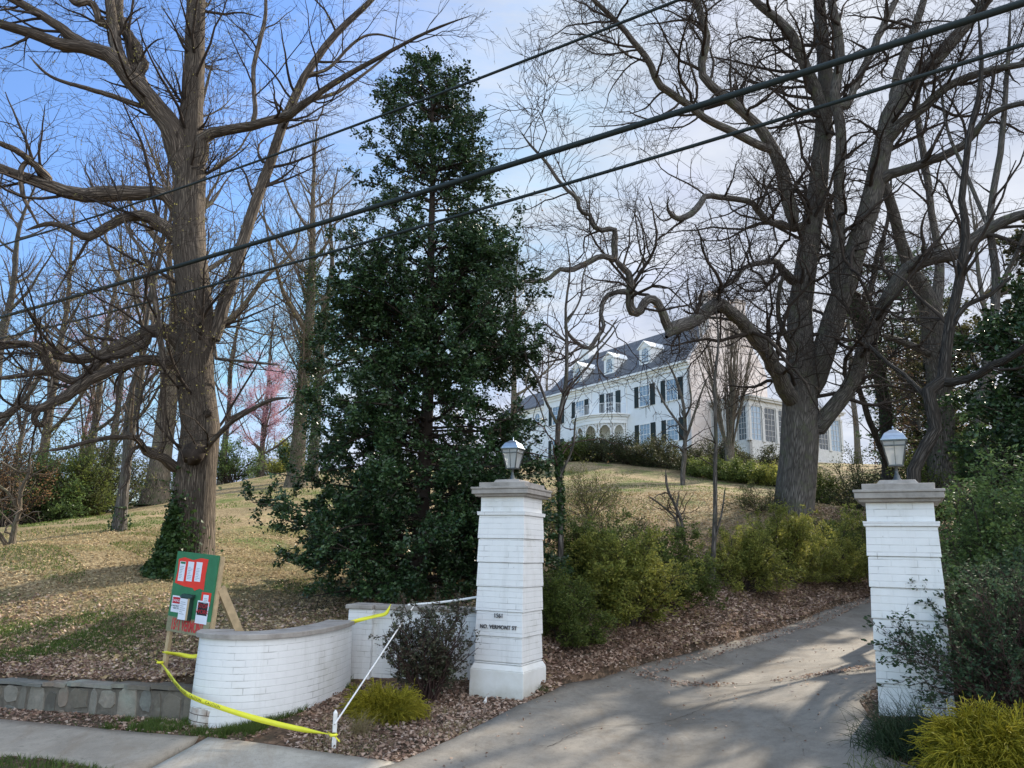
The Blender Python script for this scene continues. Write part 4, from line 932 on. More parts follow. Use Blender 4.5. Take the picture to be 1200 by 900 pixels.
# ------------------------------------------------------------------ bare trees
def kfix(P, R, k):
    """resample a path group to k points"""
    kk = P.shape[1]-1; f = np.linspace(0, kk, k); a = np.minimum(f.astype(int), kk-1); w = (f-a)
    return P[:, a]*(1-w)[None, :, None]+P[:, a+1]*w[None, :, None], R[:, a]*(1-w)[None]+R[:, a+1]*w[None]
def bare_tree(name, limbs, label, catg, group=None, bark='bark_big', twig='bark_twig', spec=None, seed=1, sides=12, leaf=None, limb_k=26, ivy=None):
    g = np.random.default_rng(seed); base = limbs[0][0][0]
    root = empty(name, tuple(base), 0, label, catg, group); O = np.array(base)
    GP = np.stack([l[0] for l in limbs])-O; GR = np.stack([l[1] for l in limbs])
    big = [(GP[:1], GR[:1], 20)]+([(GP[1:], GR[1:], sides)] if len(limbs) > 1 else [])
    link('trunk', tubes(big, 'trunk'), M[bark], root, smooth=True)
    cur = (GP, GR); out = []; allP = []
    for lv, sp_ in enumerate(spec):
        sp2 = dict(sp_); src = cur
        if sp2.pop('all', False) and out: src = cat(kfix(*cur, 8), kfix(GP, GR, 8))
        Q, RR = grow(src[0], src[1], gen=g, **sp2); out.append((Q, RR, 6 if lv == 0 else (4 if lv == 1 else 3))); cur = (Q, RR)
    link('crown', tubes(out, 'crown'), M[twig], root, smooth=True)
    if leaf:
        mt, n, size, jit = leaf; pos, d = scatter_on(out[-1][0], n, jit, g, .3); leafobj('foliage', pos, size, M[mt], root, dirs=d, gen=g)
    if ivy:
        for i, t0, t1, n, thick in ivy: ivy_on(root, GP[i], GR[i], t0, t1, n, thick, g)
    return root
def ivy_on(root, P, R, t0, t1, n, thick, g, size=.07, mat='ivy'):
    k = len(P)-1; cl = g.uniform(t0, t1, max(6, n//120)); t = np.clip(cl[g.integers(0, len(cl), n)]+g.normal(0, .025, n), t0, t1)
    f = t*k; a = np.minimum(f.astype(int), k-1); w = (f-a)[:, None]; pos = P[a]*(1-w)+P[a+1]*w; r = R[a]
    v = g.normal(size=(n, 3)); T = P[a+1]-P[a]; T /= np.linalg.norm(T, axis=1)[:, None]; v -= (v*T).sum(1)[:, None]*T; v /= np.linalg.norm(v, axis=1)[:, None]
    pos = pos+v*(r*1.02+np.abs(g.normal(0, thick, n)))[:, None]; leafobj('ivy', pos, size, M[mat], root, dirs=g.normal(size=(n, 3))+np.array([0, 0, -.5]), aspect=.9, gen=g)

def LIMBS(D, spec, flare=.5):
    """the first limb is the trunk; each further one grows out of the nearest earlier one"""
    out = []; tipped = set()
    def prj(P): d = P-CAMP; k = d@CF; return np.stack([600+FPX*(d@CR)/k, 450-FPX*(d@CU)/k], 1)
    for i, (pts, D0, D1) in enumerate(spec):
        if i == 0:
            P, R = limb(pts, D0, D1, flare=flare, jit=.012); P[0, 2] -= .45; P[1, 2] = min(P[1, 2], P[0, 2]+.6)
        else:
            best = None
            for li_, (Pp, Rp) in enumerate(out):
                q = prj(Pp); dd = np.hypot(q[:, 0]-pts[0][0], q[:, 1]-pts[0][1]); k = int(np.argmin(dd))
                if best is None or dd[k] < best[0]: best = (dd[k], Pp[k], Rp[k], li_, k)
            s0 = best[1][1]; P, R = limb(pts, s0, s0+(D1-D0), jit=.012)
            if best[0] < 30: P[0] = best[1]; P[1] = P[1]*.6+P[0]*.4*1 if False else P[1]; R[0] = min(R[0], best[2]*1.0); R[1] = min(R[1], best[2]*1.0)
            if best[4] > len(R)-5: tipped.add(best[3])
        out.append((P, R))
    for i, (P, R) in enumerate(out):
        R[-3:] *= (.8, .5, .12) if i not in tipped else (.95, .8, .35)
    return out
def ground_base(pts, D):
    """extend first point down into the ground"""
    return pts
# --- great tree at the left
T1 = LIMBS(14, [
 ([(228,672,66),(229,640,57),(231,560,52),(231,480,49),(229,400,48),(226,320,44),(223,250,41),(221,210,40),(222,160,33),(228,90,27),(229,30,25),(230,-40,23),(232,-130,19),(225,-260,13),(230,-380,6)], 14, 14),
 ([(216,200,34),(200,150,30),(175,118,27),(150,88,24),(128,66,21),(100,56,18),(70,52,16),(40,40,14),(0,28,12),(-50,18,9),(-110,25,5)], 14, 12.2),
 ([(112,60,18),(90,48,15),(60,25,12),(20,2,11),(-20,-20,9),(-70,-60,5)], 13, 11.8),
 ([(150,86,20),(138,60,16),(132,25,14),(126,-20,11),(120,-90,7),(110,-160,3)], 13.3, 13.5),
 ([(118,30,10),(108,4,9),(86,2,8),(70,-30,5)], 13.3, 12.8),
 ([(172,112,20),(158,78,15),(150,45,12),(140,20,13),(142,-20,10),(160,-90,6)], 13.6, 14.4),
 ([(170,80,13),(160,55,13),(148,36,12),(142,18,11)], 13.6, 13.6),
 ([(236,195,22),(238,162,18),(255,154,14),(285,150,13),(310,143,12),(336,136,13),(365,115,9),(400,92,8),(440,70,6),(500,38,4),(560,15,2)], 14, 12.6),
 ([(300,142,7),(298,110,6),(297,80,6),(304,50,6),(311,20,5),(312,-20,4),(318,-80,2)], 13.6, 13.6),
 ([(250,398,18),(262,360,17),(276,315,16),(292,260,15),(310,208,14),(325,165,13),(338,130,12),(352,100,11),(372,68,10),(395,38,9),(420,15,8),(450,-15,6),(500,-70,4)], 14.1, 15.2),
 ([(346,130,6),(365,118,5),(395,108,5),(425,88,4),(460,60,2.5)], 14.8, 15.8),
 ([(360,88,5),(385,80,4.5),(415,50,4),(440,40,3),(480,50,1.5)], 15, 15.6),
 ([(210,245,16),(190,228,18),(160,226,20),(125,228,22),(90,228,19),(50,215,16),(20,205,14),(-20,192,11),(-70,185,6)], 14, 12.4),
 ([(208,282,20),(190,264,19),(165,252,15),(140,258,13),(115,272,12),(100,278,12),(84,270,9),(60,262,7),(30,270,4)], 14, 13),
 ([(60,212,12),(35,188,9),(10,172,8),(-30,160,5)], 13, 12),
 ([(40,255,3),(27,228,6),(26,196,7),(42,185,5)], 12.8, 12.5),
 ([(209,402,20),(192,388,19),(172,390,18),(150,402,17),(120,415,15),(95,421,14),(70,418,11),(52,405,9),(20,405,7),(-20,412,5)], 14, 12.4),
 ([(206,428,20),(180,422,15),(150,426,15),(120,438,15),(95,452,15),(70,468,14),(40,480,11),(25,474,9),(8,485,9),(-20,495,6)], 14, 11.8),
 ([(178,396,13),(150,412,12),(120,420,12),(105,436,12),(90,447,12),(68,440,11),(50,436,9),(25,440,7),(-20,446,5)], 13.8, 12.4),
 ([(65,440,12),(57,425,15),(50,412,12),(30,402,7),(0,402,6)], 12.7, 12),
 ([(46,478,8),(40,492,9),(50,498,8),(56,475,6),(62,440,5)], 12.2, 12.6),
 ([(218,545,16),(205,548,16),(190,536,13),(172,530,11),(160,514,8),(140,512,7),(110,516,6),(80,524,5),(45,530,4)], 13.8, 11.6),
 ([(214,546,9),(232,538,8),(250,516,7),(270,496,7),(295,480,6),(320,468,5),(345,466,3)], 13.8, 12.6),
 ([(192,530,9),(191,480,8),(191,430,8),(187,390,8),(181,350,8),(176,322,8),(168,296,5),(150,270,4),(140,240,2)], 13.5, 13),
 ([(212,530,11),(216,500,9),(215,470,8),(210,430,7),(204,395,6),(202,350,5),(195,310,4),(180,285,2.5)], 13.5, 13.7),
 ([(186,530,7),(160,524,6),(148,545,6),(150,560,5),(140,575,3)], 13.3, 12.9),
 ([(172,126,7),(158,122,7),(130,112,7),(100,103,6),(60,90,4),(32,64,3)], 13.6, 12.6),
 ([(250,420,5),(270,422,4),(300,425,3.5),(330,428,3)], 13.9, 12.5),
], .55)
SP = [dict(dens=1.8, Lr=(.8, 2.8), ang=(30, 75), rf=.45, k=8, wob=.14, up=.07, rmin=.006, rcap=.034, t0=.12),
      dict(dens=3.6, Lr=(.4, 1.6), ang=(30, 65), rf=.55, k=6, wob=.13, up=.06, rmin=.0038, t0=.12),
      dict(dens=4.2, Lr=(.25, .9), ang=(30, 60), rf=.65, k=5, wob=.14, up=.05, rmin=.0034, t0=.15),
      dict(dens=3.4, Lr=(.12, .4), ang=(30, 60), rf=.7, k=4, wob=.14, up=.04, rmin=.0032, t0=.2)]
t1 = bare_tree('bare_tree', T1, 'huge bare tree with thick crooked limbs and ivy at its foot, behind the notice board', 'tree', bark='bark_big', spec=SP, seed=11,
               leaf=('bud', 6500, .035, .02))
# ivy and burl
c = np.array([0., 0, 0]); P0 = T1[0][0]-T1[0][0][0]; Rr0 = T1[0][1]
g4 = np.random.default_rng(4)
n = 8500; h = np.abs(g4.normal(0, .55, n)); h = np.clip(h, 0, 1.9); an = g4.normal(PI*1.12, .62, n); rr_ = .30*np.exp(-h/.6)+.42+np.abs(g4.normal(0, .05, n))+.25*np.exp(-h/.15)
n2 = 0; pos = np.stack([np.cos(an)*rr_, np.sin(an)*rr_, h+.38], 1); leafobj('ivy', pos, .075, M['ivy'], t1, dirs=g4.normal(size=(n, 3)), aspect=.9, gen=g4)
def burl(parent, at_, r, mat, seed):
    g = np.random.default_rng(seed); b = MB(); b.lathe([(.02, -1), (.55, -.85), (.9, -.4), (1, .05), (.85, .5), (.45, .85), (.2, .80), (.08, .72)], n=18)
    vs = []
    for v in b.v: q = 1+g.normal(0, .11); vs.append((v[0]*r*q, v[1]*r*q, v[2]*r*q*.9))
    b.v = vs; o = b.build('burl', mat, parent, smooth=True); o.location = at_; return o
q = atY(226, 531, 13.62)-T1[0][0][0]; o = burl(t1, q, .21, M['bark_twig'], 2); o.rotation_euler = (R_(55), 0, R_(-20))
q = atY(244, 484, 13.75)-T1[0][0][0]; o = burl(t1, q, .08, M['bark_twig'], 3); o.rotation_euler = (R_(80), 0, 0)

# --- big oak at the right
T2 = LIMBS(22, [
 ([(930,606,60),(932,585,54),(935,550,50),(938,510,50),(938,470,46),(937,420,36),(938,370,33),(944,310,28),(951,265,27),(958,220,25),(965,150,22),(966,80,19),(962,20,16),(955,-60,12),(965,-180,7),(960,-260,3)], 22, 22),
 ([(948,470,38),(960,425,33),(972,390,31),(985,350,30),(998,310,29),(1012,262,28),(1026,220,27),(1034,175,25),(1044,135,24),(1062,105,22),(1088,78,20),(1118,45,17),(1150,8,14),(1190,-40,10),(1240,-110,5)], 22, 20),
 ([(950,515,26),(965,492,24),(988,465,22),(1004,432,20),(1018,395,19),(1032,362,18),(1048,334,19),(1066,314,20),(1092,302,20),(1118,298,18),(1145,278,17),(1170,262,15),(1205,250,13),(1260,235,9)], 22, 18),
 ([(932,478,24),(920,455,23),(908,430,21),(896,408,20),(884,396,19),(868,376,18),(852,362,17),(838,356,17),(822,370,18),(805,380,18),(788,384,20),(781,395,14)], 21.6, 16.5),
 ([(784,386,14),(776,366,12),(768,352,12),(757,352,12),(750,364,12),(742,366,13),(738,352,12),(738,325,10),(728,312,9),(720,304,9)], 16.6, 15.6),
 ([(722,306,9),(708,300,8),(692,306,8),(672,316,8),(655,316,6),(640,328,6),(615,330,5),(595,326,4),(570,310,3),(550,290,2)], 15.6, 14.4),
 ([(721,304,9),(720,285,9),(720,268,8),(702,270,7),(692,258,7),(692,252,6),(680,248,6),(676,232,6),(664,222,5),(652,208,5),(640,190,4.5),(620,168,3),(606,148,2)], 15.5, 14.6),
 ([(738,343,9),(725,342,7),(710,348,7),(704,368,6),(708,382,6),(700,395,6),(690,408,6),(672,398,5),(662,380,4),(674,362,3)], 15.8, 15),
 ([(946,262,13),(930,268,10),(915,262,10),(900,260,9),(888,246,9),(878,236,8),(850,232,8),(826,230,8),(820,240,9),(808,252,9),(792,256,7),(782,244,5),(784,230,5)], 22, 18.5),
 ([(930,330,14),(918,318,12),(908,306,9),(893,308,7),(872,314,6),(862,328,6),(846,336,7),(836,344,8)], 22, 18),
 ([(934,280,20),(922,225,18),(910,182,16),(895,155,15),(878,138,13),(860,122,13),(840,106,12),(824,90,11),(822,70,11),(829,48,10),(822,20,10),(814,-8,9),(800,-60,6)], 22, 19.5),
 ([(906,176,12),(885,168,11),(860,155,11),(835,144,10),(812,128,10),(790,112,10),(772,98,10),(762,75,9),(745,52,8),(722,25,7),(700,4,6),(670,-25,4)], 21, 18),
 ([(974,165,17),(962,125,16),(952,95,15),(938,65,14),(925,38,14),(905,18,11),(884,0,10),(860,-30,7)], 22, 21),
 ([(1026,215,18),(1045,204,14),(1080,192,12),(1110,180,12),(1135,165,10),(1150,145,9),(1168,130,8),(1205,120,7),(1250,116,4)], 21, 17.5),
 ([(1036,170,16),(1056,146,15),(1080,128,13),(1110,102,11),(1150,85,10),(1205,74,8),(1250,60,5)], 21, 18),
 ([(982,350,22),(980,300,18),(984,250,15),(983,200,14),(986,160,14),(978,110,13),(985,70,13),(980,30,12),(972,-20,9),(985,-80,5)], 21, 20),
 ([(1046,130,15),(1052,90,13),(1065,50,12),(1078,15,10),(1090,-30,7)], 21, 21),
 ([(990,130,11),(1005,95,10),(1022,60,10),(1040,20,9),(1060,-20,7)], 21.2, 22),
 ([(936,420,10),(915,380,7),(912,350,6),(918,320,5)], 21.8, 20),
 ([(886,400,7),(884,392,5),(860,376,4),(820,372,3.5),(790,378,3)], 21.6, 20.5),
], .15)
SPO = [dict(dens=1.8, Lr=(1.3, 4.2), ang=(35, 80), rf=.5, k=9, wob=.24, up=.05, rmin=.010, rcap=.06, t0=.12),
       dict(dens=3.2, Lr=(.6, 2.2), ang=(35, 75), rf=.6, k=7, wob=.24, up=.05, rmin=.0065, t0=.12),
       dict(dens=3.6, Lr=(.3, 1.2), ang=(30, 70), rf=.7, k=5, wob=.22, up=.04, rmin=.006, t0=.15),
       dict(dens=2.6, Lr=(.2, .6), ang=(30, 60), rf=.7, k=4, wob=.2, up=.03, rmin=.0052, t0=.2)]
SPR = [dict(dens=1.0, Lr=(.9, 3.), ang=(30, 70), rf=.45, k=8, wob=.16, up=.07, rmin=.008, rcap=.04, t0=.2), dict(dens=1.9, Lr=(.5, 1.6), ang=(30, 65), rf=.6, k=6, wob=.16, up=.06, rmin=.0055, t0=.15), dict(dens=2.2, Lr=(.3, .9), ang=(30, 60), rf=.7, k=5, wob=.15, up=.05, rmin=.0045, t0=.2)]
bare_tree('oak_tree', T2, 'massive bare oak with gnarled spreading limbs on the slope before the mansion', 'tree', bark='bark_oak', spec=SPO, seed=22)

# --- ivy clad leaning tree and crooked tree at the right
T3 = LIMBS(26, [
 ([(1046,590,24),(1043,560,20),(1040,520,17),(1038,485,17),(1030,440,17),(1018,400,16),(1005,365,15),(994,330,14),(985,290,12),(970,250,8),(955,200,5)], 26, 25),
 ([(1046,560,10),(1030,520,8),(1018,490,8),(1008,460,7),(1000,440,5)], 25.6, 24),
 ([(1005,365,9),(1020,340,8),(1028,300,7),(1040,260,5),(1045,200,3)], 25.4, 26)], .2)
bare_tree('ivy_clad_tree', T3, 'leaning bare tree wrapped in ivy right behind the right gate lantern', 'tree', bark='bark_dark', spec=SPR, seed=33, ivy=[(0, .12, .62, 3800, .13)])
T4 = LIMBS(15, [
 ([(1056,560,20),(1070,540,18),(1085,524,17),(1096,508,17),(1095,488,17),(1088,470,17),(1088,458,17),(1098,450,18),(1106,446,18),(1108,420,15),(1112,385,14),(1120,350,13),(1126,322,13),(1132,280,11),(1128,230,9),(1136,160,8),(1150,90,6),(1145,0,4)], 14.5, 14.5),
 ([(1104,450,14),(1120,447,12),(1142,442,11),(1160,430,11),(1182,420,10),(1210,400,8),(1240,370,5)], 14.5, 12.5),
 ([(1112,390,8),(1130,360,7),(1160,345,6),(1190,320,4)], 14.5, 14),
 ([(1090,470,8),(1060,440,6),(1040,425,5),(1015,400,3)], 14.5, 15.5)], 0)
T4[0][0][0][2] = h1(T4[0][0][0][0], T4[0][0][0][1])-.1
bare_tree('crooked_tree', T4, 'dark crooked S shaped tree rising behind the right gate pillar', 'tree', bark='bark_dark', spec=SPR, seed=44)
T5 = LIMBS(24, [
 ([(1104,570,40),(1102,500,34),(1099,440,33),(1094,400,31),(1090,365,27),(1080,340,24),(1068,318,19),(1055,280,15),(1044,240,14),(1034,205,12),(1030,150,8)], 24, 22.5),
 ([(1092,375,18),(1100,340,15),(1100,300,11),(1092,250,9),(1084,190,9),(1075,130,7),(1080,60,5)], 24, 25),
 ([(1096,420,12),(1075,408,10),(1050,398,9),(1030,392,6)], 24, 23)], .1)
bare_tree('bare_tree', T5, 'thick grey trunk behind the crooked tree, right of the ivy clad tree', 'tree', bark='bark_oak', spec=SPR, seed=55, ivy=[(0, 0., .25, 1200, .1)])
T6 = LIMBS(30, [([(1150,560,18),(1148,480,15),(1160,400,12),(1168,330,11),(1160,260,9),(1172,180,8),(1180,90,6),(1185,0,4)], 19, 19), ([(1164,350,7),(1190,300,6),(1215,240,4)], 19, 18), ([(1160,270,6),(1135,210,5),(1110,150,4),(1100,80,2)], 19, 20)], .1)
bare_tree('bare_tree', T6, 'slim bare tree at the right edge above the evergreen shrubs', 'tree', bark='bark_oak', spec=SPR, seed=66)

# --- small trees in the middle
T7S = .72
T7 = LIMBS(12, [
 ([(656,686,11),(657,660,10),(657,600,9),(656,560,10),(654,520,9),(654,495,9),(660,470,8),(664,440,7),(664,400,6),(663,360,4.5),(668,310,3),(660,260,2)], 12.3, 12.3),
 ([(654,500,7),(640,470,6),(628,440,6),(618,425,5),(612,400,4),(600,385,3),(590,370,2)], 12.3, 11.6),
 ([(662,462,6),(672,448,5.5),(690,428,5),(700,412,4.5),(715,395,3.5),(728,375,2.5)], 12.3, 11.8),
 ([(655,560,6),(666,538,5),(672,520,5),(674,495,4),(676,485,3)], 12.3, 11.8),
 ([(664,402,5),(650,388,4),(636,380,4),(626,392,4),(632,412,3),(642,420,3)], 12.3, 11.9),
 ([(664,380,4.5),(680,350,4),(684,320,3),(700,290,2)], 12.3, 12.8),
 ([(622,430,4),(616,450,3.5),(630,470,3),(640,500,3)], 11.7, 11.4),
 ([(666,430,5),(690,412,4),(706,398,5),(726,370,3)], 12.3, 12.6)], .2)
T7 = [(p, r*(.78 if i == 0 else .62)) for i, (p, r) in enumerate(T7)]
SPS = [dict(dens=3.6, Lr=(.5, 1.4), ang=(35, 80), rf=.6, k=8, wob=.28, up=.04, rmin=.0045, rcap=.02, t0=.3),
       dict(dens=4, Lr=(.25, .7), ang=(35, 70), rf=.7, k=6, wob=.22, up=.04, rmin=.0028, t0=.15),
       dict(dens=4, Lr=(.12, .35), ang=(30, 60), rf=.7, k=4, wob=.2, up=.02, rmin=.0022, t0=.2)]
bare_tree('crabapple_tree', T7, 'slender twiggy tree with ivy up its stem just right of the left gate pillar', 'tree', bark='bark_oak', twig='twig_red', spec=[dict(SPS[0], rcap=.012)]+SPS[1:], seed=77, ivy=[(0, .14, .40, 520, .012)], leaf=('russet', 160, .05, .03))
T8 = LIMBS(16, [([(834,684,8),(836,650,6.5),(838,600,6),(838,560,5.5),(839,520,5),(838,480,5),(838,440,4),(842,400,3),(838,350,2)], 15.5, 15.5), ([(838,630,3.5),(846,600,2.5),(850,570,2)], 15.5, 15.2)], .2)
bare_tree('sapling', T8, 'very thin straight sapling at the drive edge between the two azalea banks', 'tree', bark='bark_oak', spec=[dict(dens=1.6, Lr=(.5, 1.3), ang=(40, 75), rf=.6, k=6, wob=.12, up=.02, rmin=.004, rcap=.014, t0=.25), dict(dens=2.4, Lr=(.2, .5), ang=(35, 60), rf=.7, k=4, wob=.15, rmin=.003)], seed=88)
T9 = LIMBS(20, [([(803,640,5),(798,610,4.5),(790,590,4),(782,572,3.5),(780,550,3)], 17, 17), ([(800,625,3.5),(790,606,3),(775,592,2.5),(758,580,2)], 17, 16.6), ([(795,640,3),(793,600,2.5),(796,575,2)], 17, 17.2)], 0)
bare_tree('bare_shrub', T9, 'small leafless shrub on the brown slope between the azaleas', 'shrub', bark='bark_oak', spec=SPS[:2], seed=89)
# small dogwoods before the house
T10 = LIMBS(36, [([(800,560,7),(802,530,6),(803,500,5),(800,470,4),(790,440,3),(780,420,2)], 38, 38), ([(802,520,4),(812,490,3.5),(822,460,2.5),(830,440,2)], 38, 37), ([(802,505,3.5),(780,475,3),(768,450,2)], 38, 38.5), ([(803,490,3),(810,470,2.5),(806,440,2)], 38, 38)], 0)
bare_tree('dogwood_tree', T10, 'small bare spreading tree in front of the right end of the mansion facade', 'tree', bark='bark_oak', spec=[dict(SPO[0], dens=1.6, Lr=(.9, 2.2), rcap=.04), dict(SPO[1], dens=2.2)], seed=90)
# vase shaped multi-stem tree
g5 = np.random.default_rng(9); base = atY(855, 540, 44); base[2] = h1(base[0], base[1]); lims = []
lims.append((resamp(np.array([base, base+[0, 0, 1.], base+[.05, 0, 2.2]]), 26), np.full(26, .26)))
for i in range(26):
    a = g5.uniform(0, 2*PI); sp_ = g5.uniform(.3, 2.9); hh = g5.uniform(6.5, 9.2)
    p = [base+[math.cos(a)*.2, math.sin(a)*.2, 1.6], base+[math.cos(a)*(.25+sp_*.25), math.sin(a)*(.25+sp_*.25), 1.8+hh*.3], base+[math.cos(a)*sp_*.65, math.sin(a)*sp_*.65, 1.8+hh*.65], base+[math.cos(a+.2)*sp_*1.15, math.sin(a+.2)*sp_*1.15, 1.8+hh]]
    P = catmull(p, 26); lims.append((P, np.linspace(.055, .014, 26)))
bare_tree('vase_shaped_tree', lims, 'broom like pale tree with many upright stems before the mansion gable', 'tree', bark='bark_pale', twig='twig_pale', spec=[dict(dens=1.3, Lr=(1., 2.6), ang=(10, 30), rf=.6, k=6, wob=.08, up=.1, rmin=.012, rcap=.04, t0=.15), dict(dens=1.3, Lr=(.5, 1.4), ang=(12, 35), rf=.7, k=5, wob=.08, up=.08, rmin=.009, t0=.2)], seed=91)

# --- generic tall bare trees
def auto_limbs(x, y, H, r, seed, nl=9, t0=.3, spread=.32, lean=0., zb=None, upk=.75, wob=.35):
    g = np.random.default_rng(seed); z = h1(x, y)-.1 if zb is None else zb
    tr = [(x, y, z)]; n = 6
    for i in range(1, n+1): q = i/n; tr.append((x+lean*q*H+g.normal(0, .010*H)*q, y+g.normal(0, .010*H)*q, z+H*q))
    P = catmull(tr, 26); R = r*(1-np.linspace(0, 1, 26)**1.1*.9); R = R*(1+.5*np.exp(-np.linspace(0, H, 26)/.5)); out = [(P, R)]
    for i in range(nl):
        t = t0+(.93-t0)*((i+g.uniform(0, .8))/nl); k = int(t*25); p = P[k]; a = i*2.4+g.uniform(-.5, .5); L_ = H*spread*(1.25-t)*g.uniform(.8, 1.2)
        d = np.array([math.cos(a), math.sin(a), 0]); pts = [p]
        for j in range(1, 6): q = j/5; pts.append(p+d*L_*q*(1-.25*q)+np.array([0, 0, L_*upk*q*(.7+.6*q)])+g.normal(0, L_*.03*wob*2, 3)*q)
        out.append((catmull(pts, 26), R[k]*.55*(1-np.linspace(0, 1, 26)*.85)))
    return out
SPB = [dict(dens=1.5, Lr=(1.2, 3.2), ang=(25, 55), rf=.5, k=7, wob=.12, up=.10, rmin=.012, rcap=.05, t0=.12),
       dict(dens=1.9, Lr=(.7, 2.0), ang=(25, 55), rf=.6, k=6, wob=.12, up=.08, rmin=.008, t0=.1),
       dict(dens=2.2, Lr=(.4, 1.1), ang=(25, 50), rf=.65, k=4, wob=.12, up=.06, rmin=.0065, t0=.1)]
def X_at(px, Y, py=600): return float(atY(px, py, Y)[0])
GRP = 'bare trees on the lawn and ridge beyond the big left tree'
for px, Y, H, r, sd, nl, lab in (
    (143, 18.6, 11.0, .12, 101, 8, 'slim twin-stem bare tree on the lawn left of the big tree'),
    (180, 28.5, 18.0, .40, 102, 12, 'stout pale trunk close behind the big tree, on its left'),
    (343, 33, 17.0, .33, 103, 11, 'tall bare tree with ivy standing behind the left side of the holly'),
    (362, 36, 16.0, .26, 104, 10, 'tall bare tree rising beside the left flank of the holly'),
    (95, 36, 15.0, .22, 105, 10, 'bare tree behind the left hedge, left of the twin-stem tree'),
    (40, 34, 15.5, .24, 106, 10, 'bare tree above the shrubs at the far left'),
    (-30, 30, 15.5, .28, 107, 10, 'bare tree at the left edge of the view'),
    (120, 44, 17.0, .22, 108, 10, 'thin distant bare tree behind the twin-stem tree'),
    (300, 52, 14.0, .20, 109, 9, 'distant bare tree on the ridge right of the big tree'),
    (255, 47, 16.0, .2, 110, 9, 'distant bare tree directly behind the right side of the big trunk'),
    (10, 50, 15.0, .2, 111, 9, 'distant bare tree at the left edge beyond the shrubs'),
    (600, 44, 14.0, .22, 112, 10, 'bare tree behind the right flank of the holly before the sky'),
    (1180, 48, 20.0, .3, 114, 10, 'distant bare tree at the far right edge'),
    (1010, 62, 20.0, .25, 115, 9, 'distant bare tree beyond the sun room'),
    (1105, 66, 22.0, .25, 116, 9, 'distant bare tree behind the thick grey trunk at the right'),
    (820, 95, 21.0, .25, 117, 9, 'distant bare tree rising behind the mansion roof'),
    (640, 104, 22.0, .28, 118, 9, 'distant bare tree behind the left wing of the mansion')):
    lm = auto_limbs(X_at(px, Y), Y, H, r, sd, nl)
    if sd == 101:
        l2 = auto_limbs(X_at(px-7, Y), Y+.1, H*.85, r*.8, 201, 5); lm = [lm[0]]+l2+lm[1:]
    bare_tree('bare_tree', lm, lab, 'tree', GRP if px < 320 else 'bare trees beyond the mansion and holly', bark='bark_pale' if sd in (102, 103, 106, 112) else 'bark_oak', twig='twig_pale', spec=SPB, seed=sd, sides=8,
              ivy=[(0, .03, .62, 9000, .20)] if sd in (103, 104) else ([(0, 0, .05, 700, .12)] if sd == 102 else ([(0, 0., .06, 250, .05)] if sd == 101 else None)))
# redbuds
for px, Y, H, sd, lab in ((302, 46, 6.8, 301, 'pink blossoming tree on the ridge between the big tree and the holly'), (88, 47, 14.5, 302, 'pale pink blossoming crown seen through branches at the left')):
    lm = auto_limbs(X_at(px, Y), Y, H, .16, sd, 9, .18, .55)
    bare_tree('blossoming_tree', lm, lab, 'tree', 'pink blossoming trees', spec=[dict(SPB[0], dens=1.6, Lr=(.8, 2)), dict(SPB[1], dens=2, Lr=(.4, 1.2))], seed=sd, sides=8, leaf=('pink', 24000, .07, .16))
# young tree at the left edge
T11 = LIMBS(16, [([(12,680,11),(13,655,9),(15,630,8),(22,600,6),(25,575,5),(34,555,4),(35,540,3),(33,520,2)], 15.5, 15.5), ([(13,650,7),(2,630,6),(-10,615,5),(-30,600,3)], 15.5, 15), ([(22,598,4.5),(10,578,4),(-8,565,3)], 15.5, 15.2), ([(34,553,3),(20,552,3),(0,540,2)], 15.5, 15.2)], .3)
bare_tree('young_tree', T11, 'small pale forked young tree at the left edge of the lawn', 'tree', bark='bark_pale', twig='twig_pale', spec=SPS, seed=120)

